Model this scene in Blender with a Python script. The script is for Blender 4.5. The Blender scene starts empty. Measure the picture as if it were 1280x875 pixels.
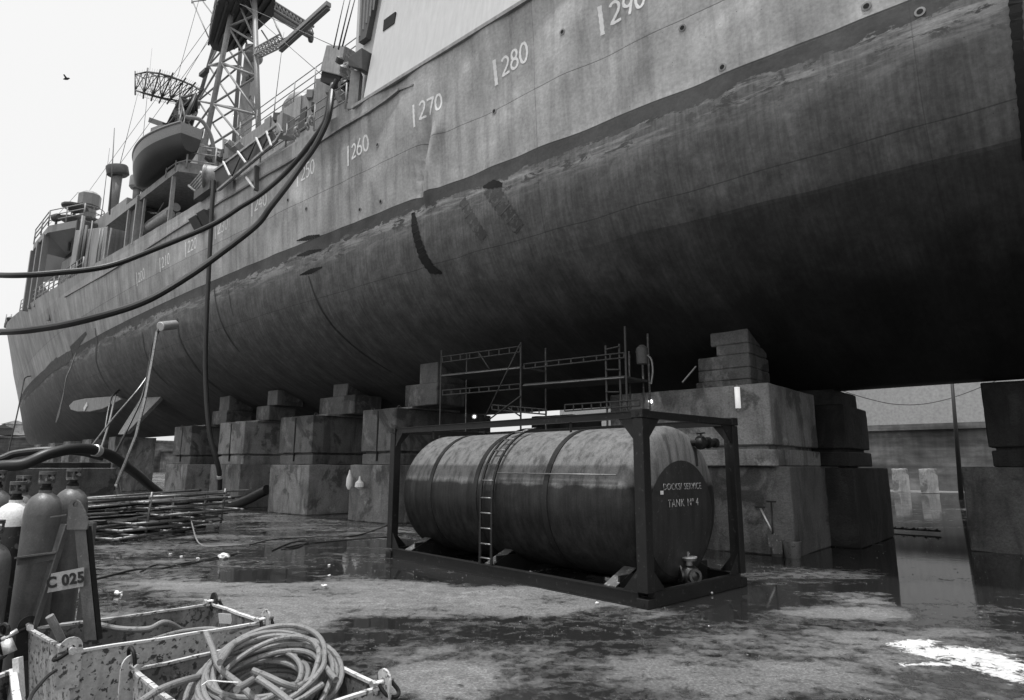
import bpy, bmesh, math, random
import numpy as np
from mathutils import Vector, Matrix, noise
from mathutils.bvhtree import BVHTree
random.seed(7)
V = Vector
PI = math.pi
SC = bpy.context.scene
COL = SC.collection

# ------------------------------------------------------------------ camera model (recovered from the photograph)
FPX, PITCH, ROLL, EYE = 797.9, .1788, .0034, 1.742
CX, CY = 640, 437.5
_f = V((0, math.cos(PITCH), math.sin(PITCH)))
_u0 = V((0, -math.sin(PITCH), math.cos(PITCH)))
_r0 = V((1, 0, 0))
_r = math.cos(ROLL) * _r0 + math.sin(ROLL) * _u0
_u = -math.sin(ROLL) * _r0 + math.cos(ROLL) * _u0
CAM = V((0, 0, EYE))
def ray(px, py):
    return (_f + (px - CX) / FPX * _r - (py - CY) / FPX * _u).normalized()
def at(px, py, Y):                      # point of the sight line at world depth Y
    d = ray(px, py); return CAM + d * (Y / d.y)
def atz(px, py, z=0.0):                 # point of the sight line at height z
    d = ray(px, py); return CAM + d * ((z - EYE) / d.z)

# ------------------------------------------------------------------ ship frame: x metres aft of the bow, T metres outboard of the keel line, z up
BOW = V((-60.1476, 75.6322, 0)); HEAD = .8504
DF = V((-math.sin(HEAD), math.cos(HEAD), 0)); NT = -V((math.cos(HEAD), math.sin(HEAD), 0))
def W(x, T, z): return BOW - DF * x + NT * T + V((0, 0, z))
def ats(px, py, T):
    d = ray(px, py); t = (T - (CAM - BOW).dot(NT)) / d.dot(NT); return CAM + d * t
def SX(px, py, T):
    v = ats(px, py, T) - BOW; return -v.dot(DF), v.z

# ------------------------------------------------------------------ materials
def nodes(name):
    m = bpy.data.materials.new(name); m.use_nodes = True
    nt = m.node_tree; b = nt.nodes['Principled BSDF']
    return m, nt, b
def g(v): return (v, v, v, 1)
def N(nt, t, **k):
    n = nt.nodes.new(t)
    for a, b in k.items():
        if a in n.inputs: n.inputs[a].default_value = b
        else: setattr(n, a, b)
    return n
def L(nt, a, b): nt.links.new(a, b)
def ramp(nt, fac, stops, interp='LINEAR'):
    r = nt.nodes.new('ShaderNodeValToRGB'); r.color_ramp.interpolation = interp
    e = r.color_ramp.elements
    while len(e) < len(stops): e.new(.5)
    for i, (p, c) in enumerate(stops):
        e[i].position = p; e[i].color = g(c)
    L(nt, fac, r.inputs[0]); return r.outputs[0]
def math_(nt, op, a, b=None, c=None, clamp=False):
    n = nt.nodes.new('ShaderNodeMath'); n.operation = op; n.use_clamp = clamp
    for i, q in enumerate((a, b, c)):
        if q is None: continue
        if isinstance(q, (int, float)): n.inputs[i].default_value = q
        else: L(nt, q, n.inputs[i])
    return n.outputs[0]
def mix(nt, fac, a, b, blend='MIX'):
    n = nt.nodes.new('ShaderNodeMix'); n.data_type = 'RGBA'; n.blend_type = blend
    for i, q in ((0, fac), (6, a), (7, b)):
        if isinstance(q, (int, float)): n.inputs[i].default_value = q if i == 0 else g(q)
        else: L(nt, q, n.inputs[i])
    return n.outputs[2]
def tex(nt, vec, scale, detail=6, rough=.6, dist=0.0, stretch=None, kind='noise'):
    if stretch:
        mp = nt.nodes.new('ShaderNodeMapping'); mp.inputs['Scale'].default_value = stretch
        L(nt, vec, mp.inputs[0]); vec = mp.outputs[0]
    if kind == 'noise':
        n = N(nt, 'ShaderNodeTexNoise', Scale=scale, Detail=detail, Roughness=rough, Distortion=dist)
        L(nt, vec, n.inputs['Vector']); return n.outputs['Fac']
    n = N(nt, 'ShaderNodeTexVoronoi', Scale=scale); L(nt, vec, n.inputs['Vector']); return n.outputs['Distance']
def bump(nt, bsdf, h, strength=.4, dist=.02):
    b = N(nt, 'ShaderNodeBump', Strength=strength, Distance=dist)
    L(nt, h, b.inputs['Height']); L(nt, b.outputs[0], bsdf.inputs['Normal'])
def worn(name, base, var=.3, rough=.6, metal=0.0, scale=2.0, chips=None, chip_scale=9., streak=0.0, bumps=.2, spec=.5, bdist=.01, chip_lo=.60, grain=.5):
    """surface with tonal mottling, vertical streaks and chipped spots of another tone"""
    m, nt, b = nodes(name)
    pos = N(nt, 'ShaderNodeTexCoord').outputs['Object']
    n1 = tex(nt, pos, scale, 8, .65)
    c = ramp(nt, n1, [(.25, base * (1 - var)), (.75, base * (1 + var))])
    n3 = tex(nt, pos, scale * 14, 4, .6)
    c = mix(nt, grain, c, ramp(nt, n3, [(.3, .65), (.7, 1.35)]), 'MULTIPLY')
    if streak:
        s = tex(nt, pos, 3.0, 5, .6, stretch=(3, 3, .25))
        c = mix(nt, streak, c, ramp(nt, s, [(.35, .35), (.62, 1.1)]), 'MULTIPLY')
    if chips is not None:
        k = tex(nt, pos, chip_scale, 10, .62, .3)
        c = mix(nt, ramp(nt, k, [(chip_lo - .02, 0), (chip_lo + .02, 1)]), c, chips)
    L(nt, c, b.inputs['Base Color'])
    b.inputs['Roughness'].default_value = rough; b.inputs['Metallic'].default_value = metal
    b.inputs['Specular IOR Level'].default_value = spec
    if bumps: bump(nt, b, n3, bumps, bdist)
    return m
M = {}
M['navy'] = worn('haze_grey_paint', .26, .18, .55, scale=.8, streak=.5, bumps=.1, grain=.3)
M['navy_pale'] = worn('pale_grey_paint', .30, .14, .55, scale=.5, streak=.4, bumps=.08)
M['hangar'] = worn('bright_grey_paint', .54, .06, .5, scale=.25, streak=.14, bumps=0, grain=.08)
M['navy_dark'] = worn('weathered_dark_paint', .07, .3, .6, scale=2)
M['mast'] = worn('mast_paint', .20, .12, .5, scale=1.5, bumps=.1)
M['black_paint'] = worn('black_paint', .02, .4, .55, scale=3)
M['antenna'] = worn('antenna_metal', .06, .3, .5, scale=3)
M['white_paint'] = worn('white_marking_paint', .82, .05, .7, scale=8, chips=.4, chip_scale=22, chip_lo=.66, bumps=.1)
M['boat_grey'] = worn('boat_grey_paint', .22, .1, .45, scale=1.5)
M['boat_black'] = worn('boat_dark_bottom', .025, .3, .5, scale=2)
M['rubber'] = worn('black_rubber', .018, .3, .42, scale=6, bumps=.25)
M['rubber_grey'] = worn('dusty_rubber', .20, .2, .55, scale=8, chips=.1, chip_scale=30, bumps=.2)
M['steel_dark'] = worn('dark_frame_steel', .011, .4, .5, scale=4, chips=.045, chip_scale=16, bumps=.3, spec=.35, chip_lo=.64)
M['steel'] = worn('galvanised_steel', .22, .25, .42, metal=.6, scale=5, chips=.08, chip_scale=18)
M['steel_rust'] = worn('rusty_steel', .10, .45, .6, metal=.2, scale=5, chips=.28, chip_scale=20)
M['bright_steel'] = worn('bright_steel', .70, .12, .30, metal=.7, scale=8)
M['brass'] = worn('worn_brass', .14, .4, .32, metal=.9, scale=8)
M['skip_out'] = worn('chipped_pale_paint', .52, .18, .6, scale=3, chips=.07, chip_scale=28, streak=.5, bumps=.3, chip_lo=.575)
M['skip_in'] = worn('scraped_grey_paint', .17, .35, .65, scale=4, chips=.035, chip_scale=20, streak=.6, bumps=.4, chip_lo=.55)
M['skip_rim'] = worn('worn_bright_rim', .62, .15, .5, scale=8, chips=.15, chip_scale=24)
M['bottle'] = worn('grey_cylinder_paint', .11, .4, .42, scale=6, chips=.22, chip_scale=40, streak=.35, chip_lo=.68, spec=.6)
M['bottle_white'] = worn('white_cylinder_paint', .72, .1, .35, scale=5, chips=.2, chip_scale=26, chip_lo=.68)
M['bottle_dark'] = worn('dark_cylinder_paint', .035, .4, .4, scale=5, chips=.16, chip_scale=20, chip_lo=.6)
M['cloth'] = worn('white_cloth', .8, .08, .9, scale=12, bumps=.5)
M['paper'] = worn('white_card', .85, .04, .8, scale=10)
M['timber'] = worn('wet_timber', .06, .4, .75, scale=3, streak=.6, bumps=.6)
M['timber_pale'] = worn('pale_timber', .22, .3, .8, scale=3, streak=.5, bumps=.4)
M['ink'] = worn('stencil_black', .015, .2, .7, scale=20, bumps=0)
M['sign'] = worn('sign_grey', .34, .12, .6, scale=10)
M['void'] = worn('black_void', .006, .3, .9, scale=4)  # near-black for gashes, slots, seams, holes and open mouths
M['stain'] = worn('white_residue', .45, .25, .8, scale=7, chips=.12, chip_scale=15, chip_lo=.58)
M['feather'] = worn('bird_black', .02, .2, .8, scale=10)
def lampmat():
    m, nt, b = nodes('lamp_glow'); b.inputs['Emission Color'].default_value = g(1); b.inputs['Emission Strength'].default_value = 6; return m
M['lamp'] = lampmat()

def concrete(name, base, seed, drama=1.0):
    m, nt, b = nodes(name)
    pos0 = N(nt, 'ShaderNodeTexCoord').outputs['Object']
    mp = nt.nodes.new('ShaderNodeMapping'); mp.inputs['Location'].default_value = (seed * 3.1, seed * 1.7, seed * 5.3); L(nt, pos0, mp.inputs[0]); pos = mp.outputs[0]
    c = ramp(nt, tex(nt, pos, .9, 9, .62, .4), [(.3, base * .55), (.5, base), (.7, base * 1.3)])
    s = tex(nt, pos, 1.5, 8, .65, .5, stretch=(1.3, 1.3, .32))
    c = mix(nt, .6 * drama, c, ramp(nt, s, [(.38, .25), (.5, .95), (.66, 1.25)]), 'MULTIPLY')
    blot = tex(nt, pos, .8, 7, .62, .9)
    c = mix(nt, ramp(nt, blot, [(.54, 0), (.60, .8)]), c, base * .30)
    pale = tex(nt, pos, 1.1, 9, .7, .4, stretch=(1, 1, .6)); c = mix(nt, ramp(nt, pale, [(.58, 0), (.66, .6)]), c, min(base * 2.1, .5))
    fine = tex(nt, pos, 24, 10, .75)
    c = mix(nt, .5, c, ramp(nt, fine, [(.34, .35), (.5, 1), (.66, 1.5)]), 'MULTIPLY')
    L(nt, c, b.inputs['Base Color']); b.inputs['Roughness'].default_value = .85
    h = math_(nt, 'ADD', math_(nt, 'MULTIPLY', tex(nt, pos, 6, 8, .65), .7), math_(nt, 'MULTIPLY', fine, .3))
    bump(nt, b, h, .9, .05)
    return m
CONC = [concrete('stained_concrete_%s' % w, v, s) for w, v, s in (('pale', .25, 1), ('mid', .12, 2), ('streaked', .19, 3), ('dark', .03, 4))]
M['conc_far'] = concrete('far_concrete', .42, 6, .5)

# ------------------------------------------------------------------ mesh helpers
ROOT = {}
class MB:
    def __init__(s): s.v = []; s.f = []; s.sm = []
    def add(s, vs, fs, smooth=False):
        o = len(s.v); s.v += [V(p) for p in vs]; s.f += [[o + i for i in f] for f in fs]; s.sm += [smooth] * len(fs); return s
    def hexa(s, p):   # 8 corners: 4 bottom, 4 top
        return s.add(p, [(0, 3, 2, 1), (4, 5, 6, 7), (0, 1, 5, 4), (1, 2, 6, 5), (2, 3, 7, 6), (3, 0, 4, 7)])
    def box(s, x0, x1, y0, y1, z0, z1):
        return s.hexa([(x0, y0, z0), (x1, y0, z0), (x1, y1, z0), (x0, y1, z0), (x0, y0, z1), (x1, y0, z1), (x1, y1, z1), (x0, y1, z1)])
    def sbox(s, x0, x1, T0, T1, z0, z1):   # box in ship coordinates
        return s.hexa([W(x0, T0, z0), W(x1, T0, z0), W(x1, T1, z0), W(x0, T1, z0), W(x0, T0, z1), W(x1, T0, z1), W(x1, T1, z1), W(x0, T1, z1)])
    def bar(s, a, b, w, h=None, up=V((0, 0, 1))):
        a, b = V(a), V(b); h = h or w; d = (b - a)
        if d.length < 1e-6: return s
        d.normalize(); up = V(up)
        if abs(d.dot(up)) > .98: up = V((1, 0, 0)) if abs(d.x) < .9 else V((0, 1, 0))
        x = d.cross(up).normalized() * w / 2; y = x.normalized().cross(d).normalized() * h / 2
        return s.hexa([a - x - y, a + x - y, b + x - y, b - x - y, a - x + y, a + x + y, b + x + y, b - x + y])
    def tube(s, pts, r, n=8, closed=False):
        pts = [V(p) for p in pts]; k = len(pts); rs = r if isinstance(r, (list, tuple)) else [r] * k
        t = [(pts[min(i + 1, k - 1)] - pts[max(i - 1, 0)]).normalized() for i in range(k)]
        a = t[0].orthogonal().normalized(); o = len(s.v)
        for i in range(k):
            a = (a - t[i] * a.dot(t[i])); a = a.normalized() if a.length > 1e-6 else t[i].orthogonal().normalized()
            b = t[i].cross(a)
            for j in range(n):
                q = 2 * PI * j / n; s.v.append(pts[i] + (a * math.cos(q) + b * math.sin(q)) * rs[i])
        for i in range(k - 1):
            for j in range(n):
                s.f.append([o + i * n + j, o + i * n + (j + 1) % n, o + (i + 1) * n + (j + 1) % n, o + (i + 1) * n + j]); s.sm.append(True)
        s.f.append([o + j for j in range(n)][::-1]); s.sm.append(False)
        s.f.append([o + (k - 1) * n + j for j in range(n)]); s.sm.append(False)
        return s
    def lathe(s, prof, org, axis=V((0, 0, 1)), n=24, smooth=True):   # prof: (radius, height)
        axis = V(axis).normalized(); a = axis.orthogonal().normalized(); b = axis.cross(a); o = len(s.v); org = V(org)
        for r, h in prof:
            for j in range(n):
                q = 2 * PI * j / n; s.v.append(org + axis * h + (a * math.cos(q) + b * math.sin(q)) * r)
        for i in range(len(prof) - 1):
            for j in range(n):
                s.f.append([o + i * n + j, o + i * n + (j + 1) % n, o + (i + 1) * n + (j + 1) % n, o + (i + 1) * n + j]); s.sm.append(smooth)
        for i, rev in ((0, True), (len(prof) - 1, False)):
            if prof[i][0] > 1e-4:
                q = [o + i * n + j for j in range(n)]; s.f.append(q[::-1] if rev else q); s.sm.append(False)
        return s
    def prism(s, poly, vec):
        k = len(poly); poly = [V(p) for p in poly]; vec = V(vec)
        return s.add(poly + [p + vec for p in poly], [list(range(k))[::-1], list(range(k, 2 * k))] + [(i, (i + 1) % k, k + (i + 1) % k, k + i) for i in range(k)])
    def torus(s, c, n_, R, r, seg=28, m=8, arc=2 * PI, a0=0):
        n_ = V(n_).normalized(); a = n_.orthogonal().normalized(); b = n_.cross(a); c = V(c)
        return s.tube([c + (a * math.cos(a0 + arc * i / seg) + b * math.sin(a0 + arc * i / seg)) * R for i in range(seg + 1)], r, m)
    def ball(s, c, r, sc=(1, 1, 1), n=12):
        prof = [(max(r * math.sin(PI * i / n), 0), -r * math.cos(PI * i / n)) for i in range(n + 1)]
        o = len(s.v); s.lathe(prof, (0, 0, 0), n=n * 2); c = V(c)
        for i in range(o, len(s.v)): p = s.v[i]; s.v[i] = V((p.x * sc[0], p.y * sc[1], p.z * sc[2])) + c
        return s
    def build(s, name, mat, parent=None, bevel=0, weld=True):
        o0 = ROOT.get(parent.name, V()) if parent else V()
        me = bpy.data.meshes.new(name); me.from_pydata([tuple(p - o0) for p in s.v], [], s.f)
        for p, q in zip(me.polygons, s.sm): p.use_smooth = q
        bm = bmesh.new(); bm.from_mesh(me)
        if weld: bmesh.ops.remove_doubles(bm, verts=bm.verts, dist=1e-5)
        bmesh.ops.recalc_face_normals(bm, faces=bm.faces)
        if bevel:
            ed = [e for e in bm.edges if len(e.link_faces) == 2 and e.calc_face_angle(0) > .6]
            bmesh.ops.bevel(bm, geom=ed, offset=bevel, segments=2, affect='EDGES', profile=.6)
        for e in bm.edges:
            if len(e.link_faces) == 2 and e.calc_face_angle(0) > .62: e.smooth = False
        bm.to_mesh(me); bm.free()
        o = bpy.data.objects.new(name, me); COL.objects.link(o)
        me.materials.append(mat)
        if parent: o.parent = parent; ROOT[o.name] = o0
        return o
def tag(o, label=None, cat=None, group=None, kind=None):
    for k, v in (('label', label), ('category', cat), ('group', group), ('kind', kind)):
        if v: o[k] = v
    return o
def thing(name, label, cat, loc=(0, 0, 0), group=None):
    o = bpy.data.objects.new(name, None); COL.objects.link(o); o.location = loc; o.empty_display_size = .2
    ROOT[o.name] = V(loc); return tag(o, label, cat, group)
def recenter(o, loc):     # put a one-mesh thing's origin at its base
    loc = V(loc); o.data.transform(Matrix.Translation(-loc)); o.location = loc; return o
def kids(o): return list(o.children)
def clone(root, loc, rotz=None, label=None, group=None, rot=None):
    c = root.copy(); COL.objects.link(c); c.location = loc
    if rotz is not None: c.rotation_euler = (0, 0, rotz)
    if rot is not None: c.rotation_euler = rot
    if label: c['label'] = label
    if group: c['group'] = group
    for ch in kids(root):
        d = ch.copy(); COL.objects.link(d); d.parent = c
        for gch in kids(ch):
            e = gch.copy(); COL.objects.link(e); e.parent = d
    return c
def catmull(P, sub=12):
    P = [V(p) for p in P]; Q = [P[0] * 2 - P[1]] + P + [P[-1] * 2 - P[-2]]; out = []
    for i in range(1, len(Q) - 2):
        for k in range(sub):
            t = k / sub; a, b, c, d = Q[i - 1], Q[i], Q[i + 1], Q[i + 2]
            out.append(.5 * ((2 * b) + (c - a) * t + (2 * a - 5 * b + 4 * c - d) * t * t + (3 * b - a - 3 * c + d) * t ** 3))
    out.append(P[-1]); return out
def text_mesh(txt, size, extrude=.002, bold=0.0):
    cu = bpy.data.curves.new('lettering', 'FONT'); cu.body = txt; cu.size = size; cu.extrude = extrude; cu.offset = bold; cu.space_character = 1.10; cu.align_x = 'CENTER'; cu.align_y = 'CENTER'
    o = bpy.data.objects.new('lettering', cu); COL.objects.link(o)
    dg = bpy.context.evaluated_depsgraph_get(); dg.update()
    me = bpy.data.meshes.new_from_object(o.evaluated_get(dg)); bpy.data.objects.remove(o); return me
def place_text(name, txt, size, c, right, up, mat, parent, xs=1.0, bold=0.0):
    me = text_mesh(txt, size, .0015, bold); right = V(right).normalized(); up = V(up).normalized(); nn = right.cross(up)
    mt = Matrix((right * xs, up, nn)).transposed().to_4x4(); mt.translation = V(c) - ROOT[parent.name]
    me.transform(mt); me.materials.clear(); me.materials.append(mat)
    o = bpy.data.objects.new(name, me); COL.objects.link(o); o.parent = parent; ROOT[o.name] = ROOT[parent.name]; return o

# ================================================================== CAMERA, WORLD, SUN
cam = bpy.data.cameras.new('camera'); co = bpy.data.objects.new('camera', cam); COL.objects.link(co)
cam.sensor_fit = 'HORIZONTAL'; cam.sensor_width = 36; cam.lens = FPX / 1280 * 36; cam.clip_start = .05; cam.clip_end = 3000
mt = Matrix((_r, _u, -_f)).transposed().to_4x4(); mt.translation = CAM; co.matrix_world = mt
SC.camera = co
SUN_EL, SUN_AZ = math.radians(79), math.atan2(-.80, -.60)    # azimuth as atan2(x, y): from behind the camera, to its left
sd = V((math.sin(SUN_AZ) * math.cos(SUN_EL), math.cos(SUN_AZ) * math.cos(SUN_EL), math.sin(SUN_EL)))
sl = bpy.data.lights.new('sun', 'SUN'); sl.energy = 2.6; sl.angle = math.radians(3); sl.color = (1, 1, 1)
so = bpy.data.objects.new('sun', sl); COL.objects.link(so); so.rotation_euler = sd.to_track_quat('Z', 'Y').to_euler(); so.location = (0, 0, 60)
w = bpy.data.worlds.new('World'); SC.world = w; w.use_nodes = True; nt = w.node_tree
sky = nt.nodes.new('ShaderNodeTexSky'); sky.sky_type = 'NISHITA'; sky.sun_disc = False; sky.sun_elevation = SUN_EL; sky.sun_rotation = SUN_AZ
sky.dust_density = 6; sky.air_density = 1.5; sky.ozone_density = 1
bw = nt.nodes.new('ShaderNodeRGBToBW'); nt.links.new(sky.outputs[0], bw.inputs[0])
veil = nt.nodes.new('ShaderNodeMix'); veil.data_type = 'RGBA'; veil.inputs[0].default_value = .62     # thin overcast veil over the clear-sky model
nt.links.new(bw.outputs[0], veil.inputs[6]); veil.inputs[7].default_value = (9.6, 9.6, 9.6, 1)
bg = nt.nodes['Background']; nt.links.new(veil.outputs[2], bg.inputs[0]); bg.inputs[1].default_value = .095
SC.view_settings.view_transform = 'Standard'; SC.view_settings.look = 'None'; SC.view_settings.exposure = .45; SC.view_settings.gamma = 1
SC.view_settings.use_curve_mapping = False
SC.cycles.max_bounces = 6

# ================================================================== HULL FORM
ZWL0 = 8.8719
def zwl(x):
    k = min(max(88.4 - x, -20), 80); return ZWL0 + .0087 * k - .0169 * k * k / 100
STEM = [(-3.3, 18.2), (-2.0, 16.4), (.3, 14.0), (2.4, 12.0), (4.6, 10.3), (6.3, 9.0), (8.7, 7.0), (10.8, 5.2), (12.4, 4.2), (14.5, 3.6)]
def stem(z):
    if z >= STEM[0][1]: return STEM[0][0]
    for (x0, z0), (x1, z1) in zip(STEM, STEM[1:]):
        if z >= z1: return x0 + (x1 - x0) * (z0 - z) / (z0 - z1)
    return STEM[-1][0]
def zdk(x):
    q = 1 - x / 70; return 12.5706 - .2717 * q + 5.3241 * max(q, 0) ** 2
WLR = 8.9
def hull_T(x, z):
    if z >= WLR:
        s = min((z - WLR) / (zdk(x) - WLR + 1e-6), 1); B = 6.60 + .25 * s; xm = 77.3 + (64.1 - 77.3) * s; n = 2.01 + .45 * s
    else:
        h = max((z - 3.6) / (WLR - 3.6), 0); B = .30 + 6.30 * (1 - (1 - h) ** 3.2); s = 1 - h; xm = 77.3 + 6 * s; n = 2.01 - .75 * s
    xs = stem(z); u = min(max((xm - x) / (xm - xs), 0), 1)
    T = B * (1 - u ** n)
    if x > 100: T *= 1 - .12 * ((x - 100) / 25) ** 2 * (1.0 if z > 7 else 1.6)
    return max(T, 0)
def crease_x(z):  # buckled plating below frame 270
    return float(np.interp(z, [7.0, 8.38, 9.10, 9.85, 10.6, 11.3], [82.3, 82.33, 82.46, 82.66, 82.82, 82.95])) + .05 * math.sin(z * 3.1)
def crease(x, z):
    if z < 8.45 or z > 11.2: return 0
    f = math.exp(-((x - crease_x(z)) / .15) ** 2); f2 = math.exp(-((x - crease_x(z) - .42) / .26) ** 2)
    e = min((z - 8.45) / .35, (11.2 - z) / .8, 1)
    return (-.17 * f + .13 * f2) * e
def denting(x, z):
    if z < 6: return 0
    f = min(max((x - 66) / 14, .25), 1)
    return f * .085 * noise.noise(V(((x - .55 * z) * .85, z * .32, 3))) + .014 * noise.noise(V((x * 1.6 + z * .8, z * .7, 9))) * (1 if x > 60 else .3)
xs_list = list(np.concatenate([np.linspace(0, 1, 60)[:-1] ** 1.5 * 60, np.linspace(60, 81, 85)[:-1], np.linspace(81, 84, 60)[:-1], np.linspace(84, 99, 70)[:-1], np.linspace(99, 124, 26)]))
lv = list(3.6 + (WLR - 3.6) * np.linspace(0, 1, 34) ** 1.6) ; NL = len(lv); NU = 40
rows = []
for j in range(NL + NU):
    row = []
    for xi in xs_list:
        if j < NL: z = lv[j]; xs = stem(z); x = xs + (124 - xs) * (xi / 124)
        else:
            s = (j - NL + 1) / NU; x = xi; z = 12
            for _ in range(6):
                z = WLR + s * (zdk(x) - WLR); xs = stem(z); x = xs + (124 - xs) * (xi / 124)
        # keep stations aligned with real metres aft of 40
        row.append((x, z))
    rows.append(row)
def hull_mesh():
    verts = []; uvs = []; faces = []; nc = len(xs_list); nr = len(rows)
    for side in (1, -1):
        for row in rows:
            for x, z in row:
                T = hull_T(x, z)
                if side > 0 and T > .5: T += crease(x, z) + denting(x, z)
                verts.append(W(x, T * side, z)); uvs.append((x, z - zwl(x)))
    for sd_ in (0, 1):
        o = sd_ * nc * nr
        for j in range(nr - 1):
            for i in range(nc - 1):
                a, b, c, d = o + j * nc + i, o + j * nc + i + 1, o + (j + 1) * nc + i + 1, o + (j + 1) * nc + i
                faces.append((a, b, c, d) if sd_ else (a, d, c, b))
    # bottom strip, deck sheet and transom
    o = nc * nr
    for i in range(nc - 1):
        faces.append((i, i + 1, o + i + 1, o + i)); t = (nr - 1) * nc
        faces.append((t + i, o + t + i, o + t + i + 1, t + i + 1))
    for j in range(nr - 1):
        a = j * nc + nc - 1; faces.append((a, a + nc, o + a + nc, o + a))
    return verts, uvs, faces
hv, huv, hf = hull_mesh()
BVH = BVHTree.FromPolygons([tuple(p) for p in hv], hf)
def hullhit(px, py):
    d = ray(px, py); loc, n_, i, dist = BVH.ray_cast(CAM, d)
    return loc, (n_ if n_.dot(d) < 0 else -n_)
def hullpt(x, z, T0=12):
    loc, n_, i, dist = BVH.ray_cast(W(x, T0, z), -NT)
    if loc is None: loc, n_ = W(x, hull_T(x, z), z), NT
    return loc, (n_ if n_.dot(NT) > 0 else -n_)
def SC_(P): v = P - BOW; return -v.dot(DF), v.dot(NT), v.z

def hull_material():
    m, nt, b = nodes('hull_plating')
    uv = N(nt, 'ShaderNodeUVMap', uv_map='plating').outputs[0]
    sep = N(nt, 'ShaderNodeSeparateXYZ'); L(nt, uv, sep.inputs[0]); U_, V_ = sep.outputs[0], sep.outputs[1]
    big = tex(nt, uv, .35, 6, .6, .3); mid = tex(nt, uv, 1.3, 8, .65, .3); fine = tex(nt, uv, 13, 6, .65); vert = tex(nt, uv, 1.5, 6, .6, .1, stretch=(2.2, .18, 1)); horiz = tex(nt, uv, 1.0, 7, .7, .2, stretch=(.45, 3.2, 1))
    # haze grey topside
    top = ramp(nt, big, [(.3, .31), (.7, .46)])
    top = mix(nt, .45, top, ramp(nt, vert, [(.36, .42), (.5, .95), (.64, 1.15)]), 'MULTIPLY')
    diag = tex(nt, uv, .9, 7, .62, .5, stretch=(1.1, .45, 1)); top = mix(nt, .8, top, ramp(nt, diag, [(.32, .70), (.52, 1), (.68, 1.28)]), 'MULTIPLY'); top = mix(nt, .6, top, ramp(nt, mid, [(.3, .75), (.7, 1.2)]), 'MULTIPLY')
    # antifouling
    anti = ramp(nt, mid, [(.25, .085), (.5, .115), (.75, .15)])
    crisp = tex(nt, uv, 3.2, 14, .72, .2, stretch=(.8, 1, 1))
    anti = mix(nt, .30, anti, ramp(nt, vert, [(.36, .5), (.62, 1.2)]), 'MULTIPLY'); anti = mix(nt, .45, anti, ramp(nt, crisp, [(.36, .45), (.5, 1), (.62, 1.5)]), 'MULTIPLY'); thin = tex(nt, uv, 9, 5, .6, stretch=(1.6, .12, 1)); anti = mix(nt, .45, anti, ramp(nt, thin, [(.36, .55), (.6, 1.25)]), 'MULTIPLY')
    scraped = mix(nt, ramp(nt, horiz, [(.46, 0), (.56, 1)]), anti, .27)
    scraped = mix(nt, ramp(nt, tex(nt, uv, 2.4, 9, .7, .5, stretch=(.6, 1.6, 1)), [(.55, 0), (.6, 1)]), scraped, .045)
    vj = math_(nt, 'ADD', V_, math_(nt, 'MULTIPLY', math_(nt, 'SUBTRACT', horiz, .5), .8))
    vjj = math_(nt, 'ADD', vj, math_(nt, 'MULTIPLY', math_(nt, 'SUBTRACT', mid, .5), .8))
    k1 = ramp(nt, math_(nt, 'MULTIPLY_ADD', vj, 1, 1.05, clamp=True), [(.05, 0), (.55, 1)])          # towards the scraped belt
    under = mix(nt, k1, anti, scraped)
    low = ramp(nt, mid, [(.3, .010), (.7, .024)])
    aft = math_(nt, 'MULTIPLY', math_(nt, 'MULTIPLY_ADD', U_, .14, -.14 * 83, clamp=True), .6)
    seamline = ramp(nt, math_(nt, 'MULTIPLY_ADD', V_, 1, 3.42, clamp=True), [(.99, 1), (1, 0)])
    deep = ramp(nt, math_(nt, 'MULTIPLY_ADD', math_(nt, 'ADD', V_, math_(nt, 'MULTIPLY', math_(nt, 'SUBTRACT', mid, .5), 1.2)), .35, 1.55, clamp=True), [(.22, 1), (.85, 0)])  # underside shade painted into the hull colour, darker towards the bilge
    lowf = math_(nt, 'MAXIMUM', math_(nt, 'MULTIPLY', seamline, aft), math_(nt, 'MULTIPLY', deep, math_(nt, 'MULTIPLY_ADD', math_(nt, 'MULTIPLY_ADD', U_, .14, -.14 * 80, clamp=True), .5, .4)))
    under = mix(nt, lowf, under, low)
    boot = ramp(nt, mid, [(.3, .035), (.7, .075)])
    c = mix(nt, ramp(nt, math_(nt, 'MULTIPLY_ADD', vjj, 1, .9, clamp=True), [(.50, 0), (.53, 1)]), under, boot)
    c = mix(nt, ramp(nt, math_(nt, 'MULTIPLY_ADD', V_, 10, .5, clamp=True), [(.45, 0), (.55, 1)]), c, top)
    # weld seams and plate edges: thin darker lines
    def line(val, pos, wd, per=None):
        if per: val = math_(nt, 'PINGPONG', math_(nt, 'ADD', val, -pos), per)
        else: val = math_(nt, 'ABSOLUTE', math_(nt, 'SUBTRACT', val, pos))
        return math_(nt, 'LESS_THAN', val, wd)
    cell = nt.nodes.new('ShaderNodeCombineXYZ'); L(nt, math_(nt, 'FLOOR', math_(nt, 'MULTIPLY_ADD', U_, 1 / 7.32, 3.6657)), cell.inputs[0]); L(nt, math_(nt, 'FLOOR', math_(nt, 'MULTIPLY_ADD', V_, 1 / 1.95, -1.42 / 1.95)), cell.inputs[1])
    wn = nt.nodes.new('ShaderNodeTexWhiteNoise'); wn.noise_dimensions = '2D'; L(nt, cell.outputs[0], wn.inputs['Vector']); c = mix(nt, 1.0, c, ramp(nt, wn.outputs[0], [(0, .86), (1, 1.14)]), 'MULTIPLY')
    seams = line(V_, 1.42, .012)
    seams = math_(nt, 'MAXIMUM', seams, line(V_, -1.95, .010))
    seams = math_(nt, 'MAXIMUM', seams, line(V_, -.02, .018))
    c = mix(nt, math_(nt, 'MULTIPLY', seams, .55), c, .03)
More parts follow.
